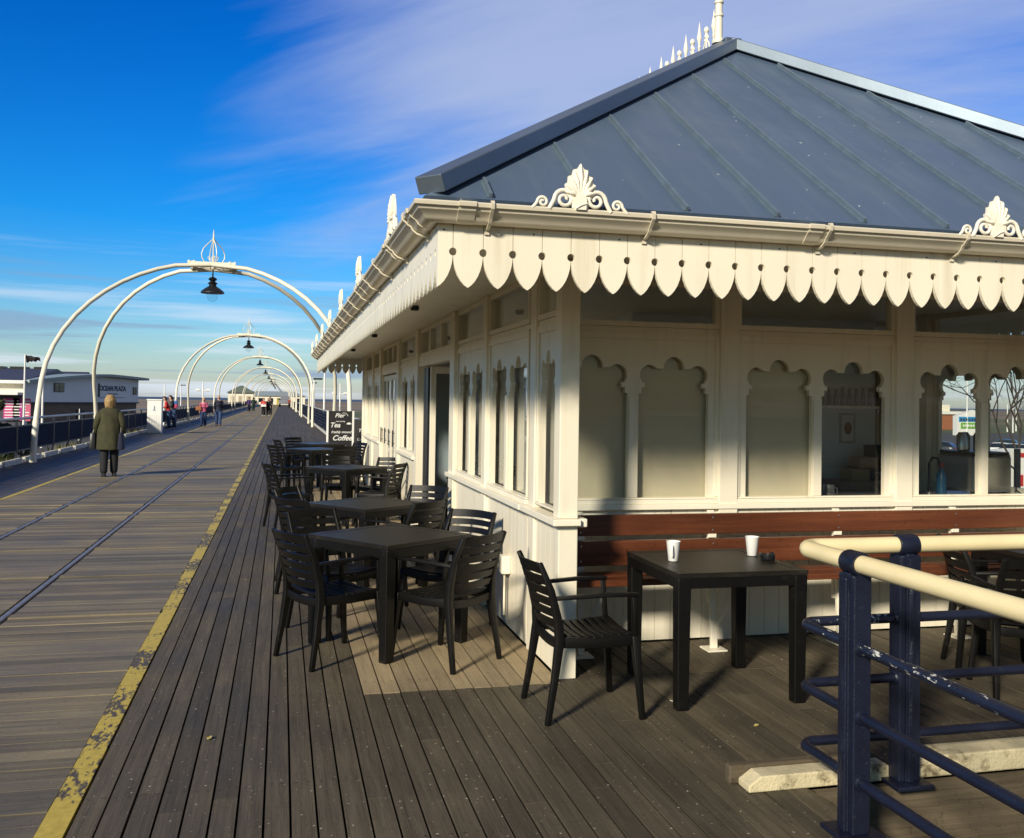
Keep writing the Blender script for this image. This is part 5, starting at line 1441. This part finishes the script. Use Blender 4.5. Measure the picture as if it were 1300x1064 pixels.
# ================================================================== BACKGROUND, RIGHT (seen through the café windows)
bk = thing('brick_building', 'red brick building with a cream parapet block beyond the car park', 'building')
p0 = P3(1150, 545, 190); p1 = P3(1222, 545, 190)
zt = P3(1205, 526, 190).z
a = MB(); a.box(p0.x, p1.x, 190, 215, GZ, zt); a.build('wall', M['redbrick'], bk, smooth=False)
a = MB(); a.box(p0.x-.3, p1.x+.4, 189.6, 215.4, zt, zt+.7); a.build('parapet', M['white'], bk, smooth=False)
q0 = P3(1170, 515, 195); q1 = P3(1206, 514, 195)
a = MB(); a.box(q0.x, q1.x, 195, 207, zt+.71, q1.z); a.build('upper_block', M['cream'], bk, smooth=False)
kk = thing('ticket_kiosk', 'white gabled kiosk with blue and green sign boards beyond the car park', 'kiosk')
k0 = P3(1215, 548, 150); k1 = P3(1248, 548, 150); kz = P3(1215, 528, 150).z; kt = P3(1238, 523, 150).z
a = MB(); a.prism([(k0.x, GZ), (k1.x, GZ), (k1.x, kz), ((k0.x+k1.x)/2+.8, kt+.4), (k0.x, kz)], [], 150, 151.2); a.build('wall', M['white'], kk, smooth=False)
a = MB(); a.box(k0.x+.35, k1.x-.2, 149.9, 149.99, kz-1.1, kz-.15); sg = a.build('sign_board', solid('sign_sky_blue', (.03, .30, .62)), kk, smooth=False)
a = MB(); a.box(k0.x+.8, k1.x-.2, 149.9, 149.99, kz-2.4, kz-1.3); a.build('sign_board', solid('sign_green', (.16, .42, .06)), kk, smooth=False)
a = MB()
for k in range(6): a.box(k0.x+.6+.62*k, k0.x+1.02+.62*k, 149.86, 149.895, kz-.95, kz-.45)
a.build('lettering', sgm, kk, smooth=False)
a = MB()
for k in range(5): a.box(k0.x+1.2+.55*k, k0.x+1.55+.55*k, 149.86, 149.895, kz-2.05, kz-1.65)
a.build('lettering', M['white'], kk, smooth=False)
def pole2(px, ytop, Y, label, head=''):
    return pole(px, ytop, Y, label, r=.13, head=head)
pole2(1228, 470, 150, 'tall white lamp post behind the kiosk seen through the fifth window', 'lamp')
pole2(1279, 513, 175, 'white pole seen through the last window, left of a pair')
pole2(1286, 515, 168, 'white pole seen through the last window, middle of the three')
pole2(1290, 515, 180, 'white pole seen through the last window, rightmost of the three')
for px, Y, cc, rz, lab in ((1266, 82, 'white', 2.2, 'white car seen through the last window on the left'), (1273, 92, 'blue', 2.3, 'blue car behind the white one seen through the last window'), (1284, 80, 'silver', 2.2, 'silver car seen through the last window'), (1296, 84, 'blue', 2.3, 'blue car at the right edge seen through the last window'), (1190, 85, 'dark', 2.2, 'dark car behind the coffee machine seen through the fifth window'), (1308, 88, 'white', 2.2, 'white car at the far right of the car park row')):
    p = P3(px, 560, Y); car(cc, (p.x, p.y, zc_), rz, lab)
# bare tree
tp = P3(1352, 500, 24)
tr = thing('bare_tree', 'leafless winter tree seen through the last café window', 'tree', (tp.x, 26, GZ))
rnd = random.Random(21)
trunk = MB(); twigs = MB()
def branch(p, d_, l, r, dep):
    e_ = p+d_*l; mid = p+d_*l*.5+Vector((rnd.gauss(0, 1), rnd.gauss(0, 1), rnd.gauss(0, .5)))*l*.06
    r = max(r, .006)
    (trunk if dep < 2 else twigs).tube([p, mid, e_], [r, r*.85, r*.66], 6 if dep < 3 else 3)
    if dep >= 6: return
    for k in range(4 if dep < 4 else 3):
        nd = (d_+Vector((rnd.gauss(-.05, .55), rnd.gauss(0, .55), rnd.gauss(-.02-.04*dep, .34)))).normalized()
        branch(e_ if k else mid+(e_-mid)*.6, nd, l*rnd.uniform(.62, .84), r*.56, dep+1)
branch(Vector((0, 0, 0)), Vector((-.08, 0, 1)), 3.3, .085, 0)
trunk.build('trunk', solid('bark', (.05, .04, .03)), tr); twigs.build('crown', solid('twigs', (.04, .032, .024)), tr)
# price boards of a stand outside the east side
pb = thing('price_board', 'white board with red and yellow marks standing outside beyond the last window', 'sign', (P3(1301, 600, 7.4).x, 7.4, 0))
a = MB(); a.box(-.25, 1.2, -.03, .03, .35, 1.02); a.build('board', M['white'], pb, smooth=False)
a = MB()
for x in (-.2, 1.15): a.box(x-.04, x+.04, -.09, -.031, -.35, 1.02)
a.box(-.3, 1.25, -.12, .12, -.45, -.351); a.build('stand', M['iron'], pb, smooth=False)
a = MB(); a.box(-.2, .9, -.038, -.031, .88, .95)
for k in range(5): a.box(-.20+.24*k, -.06+.24*k, -.038, -.031, .42, .60)
a.build('red_marks', solid('sign_red', (.5, .03, .03)), pb, smooth=False)
a = MB()
for k in range(4): a.box(-.03+.24*k, .02+.24*k, -.038, -.031, .45, .66)
a.build('yellow_marks', solid('sign_yellow', (.6, .45, .03)), pb, smooth=False)
d = MB(); d.box(8.03, 13, -6, 17, -1.5, -.40); struct('terrace', d, M['deckside'], smooth=False)
